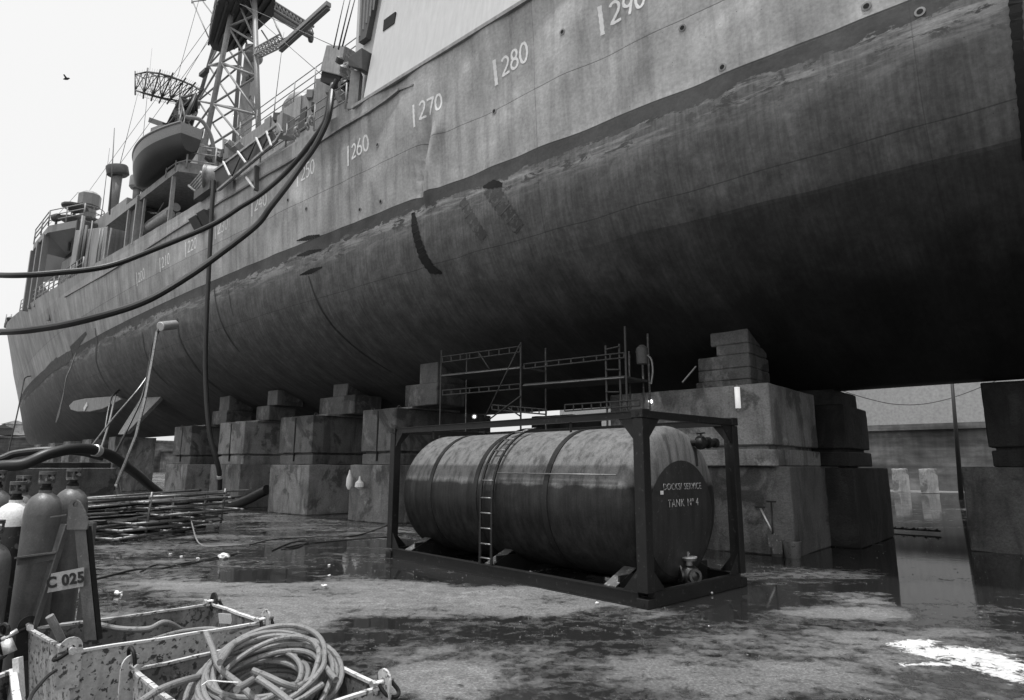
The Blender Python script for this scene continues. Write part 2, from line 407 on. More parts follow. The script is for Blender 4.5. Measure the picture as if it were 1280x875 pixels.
    vs = line(U_, 86.6, .008, 3.66); c = mix(nt, math_(nt, 'MULTIPLY', vs, .38), c, .03)
    c = mix(nt, .6, c, ramp(nt, fine, [(.3, .65), (.7, 1.3)]), 'MULTIPLY')
    # sparse pits
    pits = tex(nt, uv, 5, 2, .5, kind='vor'); c = mix(nt, ramp(nt, pits, [(.03, .8), (.05, 0)]), c, .03)
    L(nt, c, b.inputs['Base Color']); b.inputs['Roughness'].default_value = .62; b.inputs['Specular IOR Level'].default_value = .3
    hgt = math_(nt, 'ADD', math_(nt, 'MULTIPLY', tex(nt, uv, .9, 3, .5, .3, stretch=(1.0, .6, 1)), 1.0), math_(nt, 'MULTIPLY', fine, .04))
    hgt = math_(nt, 'SUBTRACT', hgt, math_(nt, 'MULTIPLY', seams, .06))
    bump(nt, b, hgt, .55, .10)
    return m
ship = thing('warship', 'huge grey warship with lattice mast standing on concrete blocks in the dry dock', 'warship', W(60, 0, 3.6))
so_ = ROOT[ship.name]
me = bpy.data.meshes.new('hull'); me.from_pydata([tuple(p - so_) for p in hv], [], hf)
uvl = me.uv_layers.new(name='plating')
for l in me.loops: uvl.data[l.index].uv = huv[l.vertex_index]
for p in me.polygons: p.use_smooth = True
bm = bmesh.new(); bm.from_mesh(me); bmesh.ops.remove_doubles(bm, verts=bm.verts, dist=1e-4); bmesh.ops.recalc_face_normals(bm, faces=bm.faces)
for e in bm.edges:
    if len(e.link_faces) == 2 and e.calc_face_angle(0) > .7: e.smooth = False
bm.to_mesh(me); bm.free()
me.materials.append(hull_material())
hull = bpy.data.objects.new('hull', me); COL.objects.link(hull); hull.parent = ship; ROOT[hull.name] = so_

# strokes painted or scored on the plating, following its surface
def ribbon(mb, pts, wd, off=.006, step=.04):
    """pts: list of (x, z) on the hull; builds a flat strip lying on the plating"""
    P = []
    for (x0, z0), (x1, z1) in zip(pts, pts[1:]):
        k = max(1, int(math.hypot(x1 - x0, z1 - z0) / step))
        P += [(x0 + (x1 - x0) * i / k, z0 + (z1 - z0) * i / k) for i in range(k)]
    P.append(pts[-1]); Q = [hullpt(*p) for p in P]; k = len(P); vs = []; wl = wd if isinstance(wd, list) else None
    for i in range(k):
        t = (Q[min(i + 1, k - 1)][0] - Q[max(i - 1, 0)][0]).normalized(); n_ = Q[i][1]; s = t.cross(n_).normalized()
        ww = (np.interp(i / (k - 1), np.linspace(0, 1, len(wl)), wl) if wl else wd) / 2 * (1 + .12 * math.sin(i * 1.7))
        vs += [Q[i][0] + n_ * off + s * ww, Q[i][0] + n_ * off - s * ww]
    mb.add(vs, [(2 * i, 2 * i + 1, 2 * i + 3, 2 * i + 2) for i in range(k - 1)])
def arc(cx, cz, rx, rz, a0, a1, k=12): return [(cx + rx * math.cos(math.radians(a0 + (a1 - a0) * i / k)), cz + rz * math.sin(math.radians(a0 + (a1 - a0) * i / k))) for i in range(k + 1)]
DIG = {'0': [arc(.3, .5, .26, .5, 90, 450, 20)], '1': [[(.3, 0), (.3, 1)]],
       '2': [arc(.28, .74, .25, .26, 160, -20, 10) + [(.45, .5), (.03, .02), (.6, .06)]],
       '3': [arc(.25, .75, .26, .25, 140, -90, 10) + arc(.25, .25, .28, .25, 90, -140, 10)],
       '4': [[(.42, 1), (.02, .35), (.62, .35)], [(.45, .75), (.43, 0)]],
       '5': [[(.55, 1), (.12, .98), (.1, .58)] + arc(.27, .3, .27, .3, 110, -130, 10)],
       '6': [[(.42, 1), (.12, .55)] + arc(.3, .26, .26, .26, 160, 520, 16)],
       '7': [[(.02, .95), (.58, .98), (.24, 0)]],
       '8': [arc(.3, .76, .2, .24, -90, 270, 14) + arc(.3, .26, .26, .26, 90, -270, 14)],
       '9': [arc(.3, .72, .24, .26, 0, 360, 14) + [(.54, .72), (.38, 0)]]}
MK = {290: (751, 26), 280: (619, 91), 270: (517, 145), 260: (435, 195), 250: (372, 222), 240: (315, 260), 230: (269, 289), 220: (232, 312), 210: (200, 331), 200: (171, 349)}
for num, (px, py) in MK.items():
    x, _, z = SC_(hullhit(px, py)[0]); mb = MB(); random.seed(num)
    ribbon(mb, [(x, z + .33), (x + .02, z - .33)], .10 if num in (280, 290) else .075)
    cx = x + .22
    for ch in str(num):
        hgt = .46 * random.uniform(.92, 1.08)
        for st in DIG[ch]: ribbon(mb, [(cx + a * .42, z - .20 + b * hgt + (cx - x) * .06) for a, b in st], .066 if num > 255 else .058, step=.03)
        cx += .30
    o = mb.build('frame_number', M['white_paint'], ship); o['label'] = 'white painted %d with an upright bar' % num
random.seed(3)
# the gash, the cuts and other damage
def hpx(*pts): return [SC_(hullhit(*p)[0])[::2] for p in pts]
mb = MB(); ribbon(mb, hpx((517, 266), (519, 285), (524, 305), (530, 322), (540, 336), (553, 341)), [.12, .26, .28, .34, .30, .06], .02)
mb.build('torn_gash', M['void'], ship)
for a in (((371, 301), (400, 294)), ((371, 320), (402, 312)), ((375, 344), (403, 334))):
    mb = MB(); ribbon(mb, hpx(*a), [.03, .17, .05], .010); mb.build('cut_slot', M['void'], ship)
M['scuff'] = worn('scuffed_dark_primer', .055, .35, .7, scale=3, chips=.10, chip_scale=7, chip_lo=.56)
mb = MB(); ribbon(mb, hpx((578, 250), (588, 272), (606, 298)), [.22, .32, .26], .008); ribbon(mb, hpx((612, 232), (628, 258), (650, 287)), [.45, .42, .34], .008); mb.build('scuffed_patch', M['scuff'], ship)
mb = MB(); ribbon(mb, hpx((604, 234), (618, 230), (628, 231)), [.05, .22, .10], .011); mb.build('scuffed_patch', M['void'], ship)
mb = MB(); ribbon(mb, hpx((386, 345), (395, 372), (420, 412), (455, 443), (490, 465)), [.05, .09, .09, .08, .07], .010); mb.build('bilge_scar', M['black_paint'], ship)
mb = MB(); ribbon(mb, hpx((1268, -25), (1270, 20), (1275, 90), (1280, 160), (1281, 200)), [.16, .14, .12, .10, .06], .012); mb.build('open_seam', M['void'], ship)
mb = MB(); ribbon(mb, hpx((119, 410), (121, 432), (120, 450), (127, 470), (140, 490)), [.12, .30, .22, .10, .08], .012); mb.build('dark_streak', M['black_paint'], ship)
mb = MB(); ribbon(mb, hpx((30, 500), (48, 478), (66, 458), (85, 445), (97, 430), (108, 416)), [.1, .4, .5, .7, .9, .2], .012); mb.build('anchor_scrape', M['scuff'], ship)
for px, py in ((903, 84), (853, 35), (1083, 8), (1150, 15), (703, 40), (618, 139), (472, 181), (360, 250), (450, 262), (476, 252), (383, 261)):
    p, n_ = hullhit(px, py); mb = MB(); r = .045 * 1.0
    mb.lathe([(r * 1.7, -.02), (r * 1.7, .012), (r, .014)], p, n_, 14); o = mb.build('scupper', M['navy'], ship)
    mb = MB(); mb.lathe([(r, -.01), (r, .016), (.001, .0162)], p, n_, 14); mb.build('scupper_hole', M['void'], o)
# rubbing strake along the sheer
pts = [hullhit(*p) for p in ((500, 113), (485, 125), (460, 142), (430, 159), (397, 181), (360, 204), (320, 227), (268, 258), (220, 288), (175, 317), (130, 344), (82, 371))]
mb = MB(); P = [p + n_ * .03 for p, n_ in pts]
for a, b in zip(P, P[1:]): mb.bar(a, b, .10, .07)
mb.bar(P[0], hullhit(517, 106)[0], .05, .05); mb.build('rubbing_strake', M['navy'], ship)
# deck-edge coaming, a pale lip under the hangar
mb = MB()
for a in np.arange(79.5, 104, 1.5): mb.bar(W(a, hull_T(a, zdk(a) - .02) + .03, zdk(a) - .04), W(a + 1.5, hull_T(a + 1.5, zdk(a + 1.5) - .02) + .03, zdk(a + 1.5) - .04), .08, .10)
mb.build('deck_edge_coaming', M['navy_pale'], ship)

# ================================================================== SUPERSTRUCTURE (all parts of the ship)
def part(mb, name, mat, parent=ship, bevel=0): return mb.build(name, M[mat] if isinstance(mat, str) else mat, parent, bevel)
# hangar block with flush, slightly tumbled-home side
mb = MB()
def tri_side(x0, x1, zt, Tb=6.86, Tt=6.0):
    mb.hexa([W(x0, -Tb, zdk(x0)), W(x1, -Tb, zdk(x1)), W(x1, Tb, zdk(x1)), W(x0, Tb, zdk(x0)), W(x0, -Tt, zt), W(x1, -Tt, zt), W(x1, Tt, zt), W(x0, Tt, zt)])
tri_side(80, 118, 18.9); hangar = part(mb, 'hangar_block', 'hangar', bevel=.03)
mb = MB(); x, z = SX(488, 28, 6.5); Tq = 6.86 - .86 * (z - 12.7) / 6.2
mb.hexa([W(x - .28, Tq - .2, z - .2), W(x + .28, Tq - .2, z - .2), W(x + .28, Tq + .04, z - .2), W(x - .28, Tq + .04, z - .2), W(x - .28, Tq - .25, z + .2), W(x + .28, Tq - .25, z + .2), W(x + .28, Tq + .02, z + .2), W(x - .28, Tq + .02, z + .2)])
part(mb, 'side_port', 'void', hangar)
mb = MB(); xa, za = SX(462, 32, 6.6); mb.bar(W(xa, 6.26, 16.9), W(xa + 9, 6.26, 17.0), .05, .05); part(mb, 'weld_ledge', 'hangar', hangar)
# front column of the hangar and its louvred recess
mb = MB(); mb.sbox(78.6, 80.0, 3.6, 6.3, 12.7, 19.5); part(mb, 'corner_trunk', 'hangar', bevel=.04)
mb = MB(); x0, z0 = SX(455, 48, 6.5); mb.hexa([W(x0 - .3, 6.0, z0), W(x0 + .1, 6.0, z0), W(x0 + .1, 6.5, z0), W(x0 - .3, 6.5, z0), W(x0 - .4, 5.9, z0 + 2.8), W(x0 + .8, 5.9, z0 + 2.8), W(x0 + .8, 6.45, z0 + 2.8), W(x0 - .4, 6.45, z0 + 2.8)])
vent = part(mb, 'louvre_recess', 'navy_dark')
for k in range(5):
    mb = MB(); mb.bar(W(x0 - .25 + .17 * k, 6.5, z0 + .2 + .15 * k), W(x0 - .3 + .22 * k, 6.47, z0 + 2.7), .03, .05); part(mb, 'louvre_bar', 'mast', vent)
mb = MB(); x0, z0 = SX(439, 84, 6.8); x1, z1 = SX(457, 66, 6.8)
mb.hexa([W(x0, 5.6, z0), W(x1, 5.6, z1 - .6), W(x1, 6.9, z1 - .6), W(x0, 6.9, z0), W(x0, 5.6, z0 + .25), W(x1, 5.6, z1 + .1), W(x1, 6.95, z1 + .1), W(x0, 6.95, z0 + .25)]); part(mb, 'intake_hood', 'navy_dark', bevel=.02)
mb = MB(); xa, za = SX(443, 90, 6.7); xb, zb = SX(433, 122, 6.7); mb.bar(W(xa, 6.6, za), W(xa - .1, 6.6, 12.7), .35, .3); part(mb, 'vent_trunk', 'navy_pale')
# tangle of fittings where the hoses come aboard
random.seed(12)
for k in range(13):
    px, py = random.uniform(424, 439), random.uniform(62, 128); c = ats(px, py, 6.5 + random.uniform(-.3, .3)); mb = MB()
    if k % 3 == 0: mb.lathe([(.08, -.12), (.13, -.1), (.13, .08), (.06, .12)], c, V((random.random() - .5, random.random() - .5, .4)), 10)
    elif k % 3 == 1: mb.tube(catmull([c, c + V((.15, .1, -.2)), c + V((.0, -.1, -.45)), c + V((.1, 0, -.7))], 5), .035, 6)
    else: mb.bar(c, c + V((random.uniform(-.3, .3), random.uniform(-.2, .2), .35)), .08, .12)
    part(mb, 'deck_fitting', random.choice(['navy_dark', 'mast', 'black_paint', 'navy_pale']))
# big hood forward of it, open below
T = 5.4; mb = MB(); q = [SX(*p, T) for p in ((400, 88), (424, 94), (431, 57), (408, 56))]
mb.prism([W(a, T, b) for a, b in q], NT * -1.6); hood = part(mb, 'exhaust_hood', 'navy_pale', bevel=.03)
mb = MB(); q = [SX(*p, T) for p in ((399, 101), (421, 106), (424, 94.5), (400.5, 88.5))]; mb.prism([W(a, T - .05, b) for a, b in q], NT * -1.45); part(mb, 'hood_mouth', 'void', hood)
mb = MB(); mb.bar(ats(405, 103, T - .8), V(ats(405, 103, T - .8)) - V((0, 0, 2.2)), .5, .5); part(mb, 'hood_stem', 'navy')
# 01 deckhouse
xc0, zc0 = SX(322, 158, 4.6); xc1, zc1 = SX(399, 106, 4.6)
ZD1 = (zc0 + zc1) / 2
mb = MB(); mb.hexa([W(38, -4.6, 12.4), W(78.6, -4.6, 12.4), W(78.6, 4.6, 12.4), W(38, 4.6, 12.4), W(38, -4.6, ZD1), W(78.6, -4.6, ZD1), W(78.6, 4.6, ZD1), W(38, 4.6, ZD1)])
part(mb, 'deckhouse', 'navy', bevel=.03)
def railing(P, h=1.05, n_rail=3, r=.028, mat='navy_pale', name='railing'):
    mb = MB()
    for a, b in zip(P, P[1:]):
        a, b = V(a), V(b); k = max(1, int((b - a).length / 1.5))
        for i in range(k + 1):
            p = a.lerp(b, i / k); mb.tube([p, p + V((0, 0, h))], r, 5)
        for j in range(n_rail): zz = V((0, 0, h * (j + 1) / n_rail)); mb.tube([a + zz, b + zz], r * .8, 5)
    return part(mb, name, mat)
railing([W(66.5, 4.5, ZD1), W(78, 4.5, ZD1)])
railing([W(56, -4.5, ZD1), W(70, -4.5, ZD1)])
railing([W(73.5, 6.75, 12.75), W(79, 6.8, 12.75)], .9)
# rounded mount and winch on the deckhouse roof
c = ats(385, 112, 3.4); c.z = ZD1; mb = MB(); mb.lathe([(1.05, 0), (1.05, .55), (.85, .95), (.45, 1.2), (.001, 1.25)], c, n=18); part(mb, 'domed_mount', 'mast')
c = ats(366, 124, 3.8); c.z = ZD1; mb = MB(); mb.ball(c + V((0, 0, .6)), .36); mb.bar(c, c + V((0, 0, .5)), .25); mb.bar(c + V((-.4, 0, .65)), c + V((.5, .1, .8)), .12); part(mb, 'deck_winch', 'navy_dark')
random.seed(55)
for k, (px, py) in enumerate(((334, 160), (346, 152), (362, 146), (372, 136), (388, 124), (396, 118), (404, 132), (412, 118), (340, 172), (378, 150), (394, 140))):
    p = ats(px, py, 4.62); mb = MB()
    if k % 3 == 0: mb.bar(p - V((0, 0, .5)), p + V((0, 0, .5)), .55, .05, up=NT); nm = 'wall_door'
    elif k % 3 == 1: mb.bar(p, p + V((0, 0, .35)), .3, .25); nm = 'junction_box'
    else: mb.tube(catmull([p, p - V((0, 0, .5)) - DF * .1, p - V((0, 0, 1.1)) - DF * .1], 5), .04, 6); nm = 'wall_pipe'
    part(mb, nm, random.choice(['mast', 'navy_dark', 'navy_pale', 'black_paint']))
for a, b, T_ in (((300, 5), (423, 60), 3), ((318, 20), (405, 96), 3), ((262, 50), (150, 205), 2), ((270, 20), (112, 238), 2), ((290, 0), (230, 100), 1), ((222, 96), (250, -5), 1), ((98, 240), (60, 282), 4)):
    mb = MB(); mb.tube([ats(*a, T_), ats(*b, T_)], .016, 5); part(mb, 'rigging_wire', 'antenna')
# boat deck: overhanging slab on pillars, open side bay beneath
Ts = 6.75; xa, za = SX(132, 283, Ts); xb, zb = SX(222, 214, Ts); ZB = (za + zb) / 2
mb = MB(); mb.hexa([W(xa, 2, za - .0), W(xb, 2, zb), W(xb, Ts, zb), W(xa, Ts, za), W(xa, 2, za + .35), W(xb, 2, zb + .35), W(xb, Ts, zb + .35), W(xa, Ts, za + .35)]); slab = part(mb, 'boat_deck', 'navy')
x2, z2 = SX(262, 218, Ts - 1.2)
mb = MB(); mb.hexa([W(xb, 2, zb), W(x2, 2, zb), W(x2, Ts - 1.0, zb), W(xb, Ts, zb), W(xb, 2, zb + .5), W(x2, 2, zb + .5), W(x2, Ts - 1.0, zb + .5), W(xb, Ts, zb + .5)]); part(mb, 'boat_platform', 'navy_pale')
for (px, py, bx, by, wd) in ((163, 258, 160, 306, .16), (177, 246, 174, 300, .42), (218, 217, 213, 268, .16), (136, 282, 133, 312, .12), (182, 243, 180, 296, .10)):
    a = ats(px, py, Ts - .1); b = V((a.x, a.y, zdk(SC_(a)[0]) - .1)); mb = MB(); mb.bar(a, b, wd, .14, up=DF); part(mb, 'pillar', 'navy_pale')
mb = MB(); mb.hexa([W(xa + 3.2, 4.6, za - 2.6), W(xa + 4.6, 4.6, za - 2.6), W(xa + 4.6, Ts - .15, za - 2.6), W(xa + 3.2, Ts - .15, za - 2.6), W(xa + 3.2, 4.6, za), W(xa + 4.6, 4.6, za), W(xa + 4.6, Ts - .15, za + .02), W(xa + 3.2, Ts - .15, za)]); part(mb, 'bulkhead', 'navy_dark')
# torpedo tubes lying in the bay, rolled rafts
tp = thing  # (kept as ship parts below)
a, b = ats(178, 290, 6.35), ats(213, 267, 6.35)
mount = None
for k, (dz, dt) in enumerate(((0, 0), (0, -.45), (.4, -.22))):
    mb = MB(); off = V((0, 0, dz)) + NT * dt; mb.tube([a + off, a.lerp(b, .1) + off, b + off], [.18, .21, .21], 12)
    o = part(mb, 'launch_tube', 'navy_pale')
for px, py, r in ((195, 258, .25), (156, 272, .22), (203, 260, .2)):
    mb = MB(); mb.ball(ats(px, py, 5.2), r, (1, 1, .8)); part(mb, 'raft_canister', 'mast')
random.seed(5)
for k in range(9):
    p = ats(random.uniform(190, 212), random.uniform(266, 284) - 3, 6.3); mb = MB(); q = p + DF * random.uniform(-1.2, 1.2) + V((0, 0, random.uniform(-.2, .5))); mb.tube([p, q], .04, 6); part(mb, 'loose_pipe', random.choice(['mast', 'navy_dark', 'navy_pale']))
# ladder rack by the platform
c = ats(236, 232, 6.6); mb = MB(); u1 = (ats(251, 215, 6.6) - c); u2 = ats(248, 242, 6.6) - c
for s in (0, 1): mb.tube([c + u1 * s * 0 + u2 * 0 + (u1 if s else V()), c + (u1 if s else V()) + u2 * .9], .06, 6)
for k in range(5): mb.tube([c + u2 * (.1 + .2 * k), c + u1 + u2 * (.1 + .2 * k) * .9], .05, 6)
part(mb, 'ladder_rack', 'navy_pale')
railing([ats(207, 224, Ts) + V((0, 0, .1)), ats(219, 216, Ts) + V((0, 0, .1)), ats(233, 210, Ts - .1)], 1.15, 3, .045)
railing([ats(233, 210, Ts - .1), ats(268, 215, Ts - 1.1)], 1.15, 3, .04)
# open drum at the forward end of the gangway
c = ats(260, 222, 7.0); DFm = (DF * .5 + NT * .8).normalized(); mb = MB(); mb.lathe([(.50, 0), (.50, 1.3), (.001, 1.3)], c + DFm * .1, -DFm, 20); mb.lathe([(.40, .01), (.50, -.05), (.50, .1)], c + DFm * .1, -DFm, 20); drum = part(mb, 'open_drum', 'navy_pale')
mb = MB(); mb.lathe([(.42, -.03), (.001, -.02)], c + DFm * .1, -DFm, 20); part(mb, 'drum_mouth', 'void', drum)
mb = MB(); mb.bar(ats(250, 247, 6.9), ats(270, 233, 6.9), .5, .35); part(mb, 'drum_bracket', 'navy_dark')
# locker and cleats aft of gangway
mb = MB(); a = ats(356, 170, 6.7); mb.bar(a, a + V((0, 0, .75)), .5, .4, up=DF); part(mb, 'deck_locker', 'navy', bevel=.03)
mb = MB(); a = ats(352, 173, 6.9); mb.bar(a, ats(364, 170, 6.9), .4, .08); part(mb, 'locker_step', 'navy_pale')
for px, py, r in ((371, 165, .14), (389, 151, .13), (294, 219, .22), (384, 158, .11)):
    mb = MB(); p = ats(px, py, 6.8); mb.torus(p, DF + NT * .6, r, r * .32, 20, 8); part(mb, 'fairlead', 'navy_pale')
mb = MB(); mb.bar(ats(321, 208, 6.95), ats(320, 238, 6.98), .16, .1, up=DF); part(mb, 'fender_bracket', 'navy_dark')
mb = MB(); mb.tube([ats(308, 222, 7.0), ats(318, 236, 7.05)], .05, 6); part(mb, 'bracket_strut', 'white_paint')
for px, py in ((246, 277), (256, 270)):
    p = ats(px, py, 6.9); mb = MB(); mb.prism([p, p + NT * .35, p + V((0, 0, -.5))], -DF * .7); part(mb, 'step_bracket', 'navy_dark')
# sensor drums, director tower
def sensor(px, py, r, h, pxb, pyb, T, tilt, mat='navy'):
    c = ats(px, py, T); b = ats(pxb, pyb, T); ax = V((0, 0, 1)) + tilt
    mb = MB(); mb.lathe([(r * .8, -h / 2), (r, -h * .35), (r, h * .4), (r * .93, h / 2), (.001, h * .55)], c, ax, 20); o = part(mb, 'sensor_drum', 'navy_dark' if mat == 'd' else 'mast')
    mb = MB(); mb.tube([c - V((0, 0, h * .4)), V((c.x, c.y, b.z))], [r * .5, r * .42], 10); part(mb, 'sensor_post', 'mast', o)
sensor(147, 214, .72, .75, 148, 262, 3.5, DF * .0 + NT * .25, 'd')
sensor(172, 229, .5, .9, 172, 250, 3.0, V(), 'm')
c = ats(112, 251, 2.8); b = ats(110, 322, 2.8)
mb = MB(); mb.lathe([(.5, -.75), (.82, -.5), (.82, .45), (.5, .7)], c, n=8, smooth=False); d0 = part(mb, 'director_cab', 'mast')
mb = MB(); mb.lathe([(.58, -1.0), (.58, 0)], c - V((0, 0, .8)), n=8, smooth=False); part(mb, 'director_neck', 'navy', d0)
mb = MB(); mb.lathe([(.8, 0), (1.15, .35), (1.15, .5)], c - V((0, 0, 2.2)), n=12, smooth=False); part(mb, 'director_platform', 'navy_dark', d0)
mb = MB(); mb.lathe([(.85, 0), (.72, 4)], V((c.x, c.y, b.z - 1.2)), n=10, smooth=False); part(mb, 'director_tower', 'navy', d0)
for px, py, l in ((100, 262, .3), (104, 258, .3)): pass
mb = MB(); cc = c - V((0, 0, 1.8))
for k in range(10):
    q = 2 * PI * k / 10; p = cc + V((math.cos(q), math.sin(q), 0)) * 1.12; mb.tube([p, p + V((0, 0, 1.0))], .04, 5)
for zz in (.5, 1.0): mb.torus(cc + V((0, 0, zz)), (0, 0, 1), 1.12, .035, 24, 5)
part(mb, 'railing', 'mast')
# house and walls from the bridge aft
mb = MB(); xw1, zw1 = SX(100, 300, 4.8)
mb.sbox(41, 54, -4.8, 4.0, 12.6, zw1 * 0 + 17.0); mb.sbox(41.5, 49, -4.8, 3.9, 16.5, 19.4); part(mb, 'bridge_house', 'navy', bevel=.05)
mb = MB(); xq, zq = SX(128, 290, 6.2); mb.hexa([W(48.0, 4.7, 12.8), W(55.4, 4.7, 12.8), W(55.4, 6.4, 12.8), W(48.0, 6.4, 12.8), W(48.0, 4.7, 16.6), W(55.4, 4.7, 15.0), W(55.4, 6.3, 15.0), W(48.0, 6.3, 16.6)]); part(mb, 'side_bulkhead', 'navy', bevel=.04)
random.seed(4)
for k in range(7):
    px = random.uniform(98, 132); mb = MB(); p = ats(px, random.uniform(268, 290), 6.45); q = V((p.x, p.y, 13.0)); mb.tube([p, q], random.choice([.04, .06, .09]), 6); part(mb, 'side_pipe', random.choice(['mast', 'navy_dark', 'navy_pale']))
# bridge wing: roof slab on posts over a dark bay
Tw = 6.0; xL, zL = SX(41, 313, Tw); xR, zR = SX(59, 291, Tw); xE, zE = SX(96, 300, 4.7); zr = (zL + zR) / 2
mb = MB(); mb.hexa([W(xL, 3.5, zL - .1), W(xR + 4, 3.5, zR - .2), W(xR + 4, 4.9, zR - .2), W(xR, Tw, zR), W(xL, 3.5, zL + .45), W(xR + 4, 3.5, zR + .35), W(xR + 4, 4.9, zR + .35), W(xR, Tw, zR + .55)])
mb.hexa([W(xL, 3.5, zL - .12), W(xR, 3.6, zR - .12), W(xR, Tw, zR), W(xL, Tw, zL), W(xL, 3.5, zL + .45), W(xR, 3.6, zR + .5), W(xR, Tw, zR + .5), W(xL, Tw, zL + .5)])
wing = part(mb, 'bridge_wing_roof', 'mast')
for px, py in ((42, 314), (50, 303), (58, 294)):
    a = ats(px, py, Tw - .1); mb = MB(); mb.bar(a, V((a.x, a.y, zdk(SC_(a)[0]) - .4)), .36, .3, up=DF); part(mb, 'pillar', 'mast')
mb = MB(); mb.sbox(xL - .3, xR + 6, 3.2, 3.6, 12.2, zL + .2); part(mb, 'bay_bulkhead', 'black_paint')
mb = MB(); q = [SX(*p, 3.9) for p in ((52, 352), (50, 296), (100, 296), (100, 346))]; mb.prism([W(a, 3.9, b) for a, b in q], NT * -.2); part(mb, 'bay_bulkhead', 'black_paint')  # black sheets stand in for the shade inside the bay
mb = MB(); mb.sbox(xR + 4.0, xR + 4.2, 3.6, 5.2, 12.8, zR + .2); part(mb, 'bay_end_wall', 'navy_dark')
a0_, b0_, c0_ = W(xL, Tw, zL + .5), W(xR, Tw, zR + .55), W(xR + 4, 4.8, zR + .4)
railing([a0_, b0_, c0_], 1.2, 3, .05)
c = ats(71, 272, Tw - .3); mb = MB(); mb.tube([c - V((0, 0, .3)), V((c.x, c.y, zR + .4))], .08, 6); mb.lathe([(.24, -.3), (.3, -.2), (.3, .25), (.24, .3)], c, DF + NT * .3, 14); part(mb, 'searchlight', 'navy_dark')
for px, py in ((93, 266), (90, 282)):
    c = ats(px, py, 4.5); mb = MB(); mb.lathe([(.2, 0), (.9, .4), (.9, .55)], c, n=12); mb.tube([c, c - V((0, 0, 2))], .1, 6); part(mb, 'signal_platform', 'navy_dark')
# forward face bulwark
mb = MB(); q = [SX(*p, 5.2) for p in ((31, 386), (38, 335), (43, 318), (47, 350), (58, 370))]; mb.prism([W(a, 5.2, b) for a, b in q], NT * -.3); part(mb, 'forward_bulwark', 'navy', bevel=.05)
for px, py in ((76, 352), (84, 348), (66, 362)):
    a = ats(px, py, 6.0); mb = MB(); mb.bar(a, a - V((0, 0, 2.2)), .25, .2); part(mb, 'rail_post', 'navy_pale')
railing([W(30, hull_T(30, zdk(30)) - .1, zdk(30)), W(38, hull_T(38, zdk(38)) - .1, zdk(38)), W(52, hull_T(52, zdk(52)) - .1, zdk(52))], 1.0, 3, .045)
railing([W(-2.6, .2, zdk(0) + .35), W(2, 1.0, zdk(2)), W(8, 2.4, zdk(8)), W(14, 3.4, zdk(14))], 1.05, 3, .05)
mb = MB(); c = W(7, 1.8, zdk(7)); mb.lathe([(.5, 0), (.5, .5), (.25, .7), (.45, 1.1), (.1, 1.3)], c, n=12); part(mb, 'capstan', 'navy_dark')
mb = MB(); mb.tube([W(-2.8, 0, zdk(-2)), W(-3.2, 0, zdk(-2) + 2.2)], .06, 6); part(mb, 'jackstaff', 'mast')
# whip antennas and stays
for p0, p1, T, r in (((137, 268), (143, 160), 5.0, .05), ((128, 262), (137, 185), 2.5, .03), ((150, 205), (172, 118), 1.5, .025), ((176, 200), (190, 60), 2.0, .02), ((423, 62), (440, -10), 6.4, .03), ((417, 60), (432, -8), 6.2, .025), ((428, 58), (446, -10), 6.3, .03), ((345, 120), (355, 40), 1.5, .02)):
    mb = MB(); mb.tube([ats(*p0, T), ats(*p1, T)], [r, r * .5], 5); part(mb, 'whip_antenna', 'antenna')
# ---- lattice mast
mast_root = MB(); LEG = {}
def ext(a, b, k): return a + (b - a) * k
legs = {'L1': ((257, 176), (292.7, 0), 2.0, 1.3), 'L2': ((237, 164), (282, 8), -2.0, -1.3), 'L3': ((292, 182), (305, 0), -2.0, -1.3), 'L4': ((324, 190), (319, 25), 2.0, 1.3)}
pb, ptp = legs['L1'][0], legs['L1'][1]
mb = MB(); c = ats(281, 186, 0); mb.lathe([(5.2, -5), (5.2, -.2), (5.0, 0)], V((c.x, c.y, c.z)), n=4, smooth=False)
base_z = c.z
# mast house
xm_, zm_ = SX(281, 184, 0); mb = MB(); mb.sbox(xm_ - 7, xm_ + 2.5, -3.0, 2.6, ZD1 - .1, zm_ - 1.6); part(mb, 'mast_house', 'navy', bevel=.05)
for k, (b_, t_, Tb, Tt) in legs.items():
    a, b = ats(*b_, Tb), ats(*t_, Tt); LEG[k] = (ext(a, b, -.06), ext(a, b, 1.25))
legmat = {'L1': 'navy_pale', 'L2': 'mast', 'L3': 'mast', 'L4': 'mast'}
mobj = None
mb = MB(); mb.tube([LEG['L1'][0], LEG['L1'][1]], .17, 10); mast = part(mb, 'mast_leg', 'navy_pale')
for k in ('L2', 'L3', 'L4'): mb = MB(); mb.tube(list(LEG[k]), .15, 10); part(mb, 'mast_leg', 'mast')
mb = MB(); mb.bar(ats(303, 188, 1), ats(315, 60, .6), .75, .55); part(mb, 'cable_trunk', 'mast')
mb = MB(); mb.ball(ats(317, 72, .8), .55, (1, 1, .8)); part(mb, 'mast_sensor', 'mast')
for px, py in ((309, 101), (255, 91)): mb = MB(); p = ats(px, py, .9); mb.bar(p - DF * .5, p + DF * .5, .3, .25); part(mb, 'mast_bracket', 'navy_dark')
lvls = [0.0, .24, .46, .66, .84, 1.0]
ring = ['L1', 'L4', 'L3', 'L2']
for i, l in enumerate(lvls):
    mb = MB(); Pk = {k: LEG[k][0].lerp(LEG[k][1], l) for k in ring}
    for a, b in zip(ring, ring[1:] + ring[:1]): mb.tube([Pk[a], Pk[b]], .075, 6)
    if i < len(lvls) - 1:
        Q = {k: LEG[k][0].lerp(LEG[k][1], lvls[i + 1]) for k in ring}
        for n_, (a, b) in enumerate(zip(ring, ring[1:] + ring[:1])):
            mb.tube([Pk[a], Q[b]], .07, 6)
            if n_ % 2 == 0: mb.tube([Pk[b], Q[a]], .07, 6)
    part(mb, 'mast_bracing', 'mast')
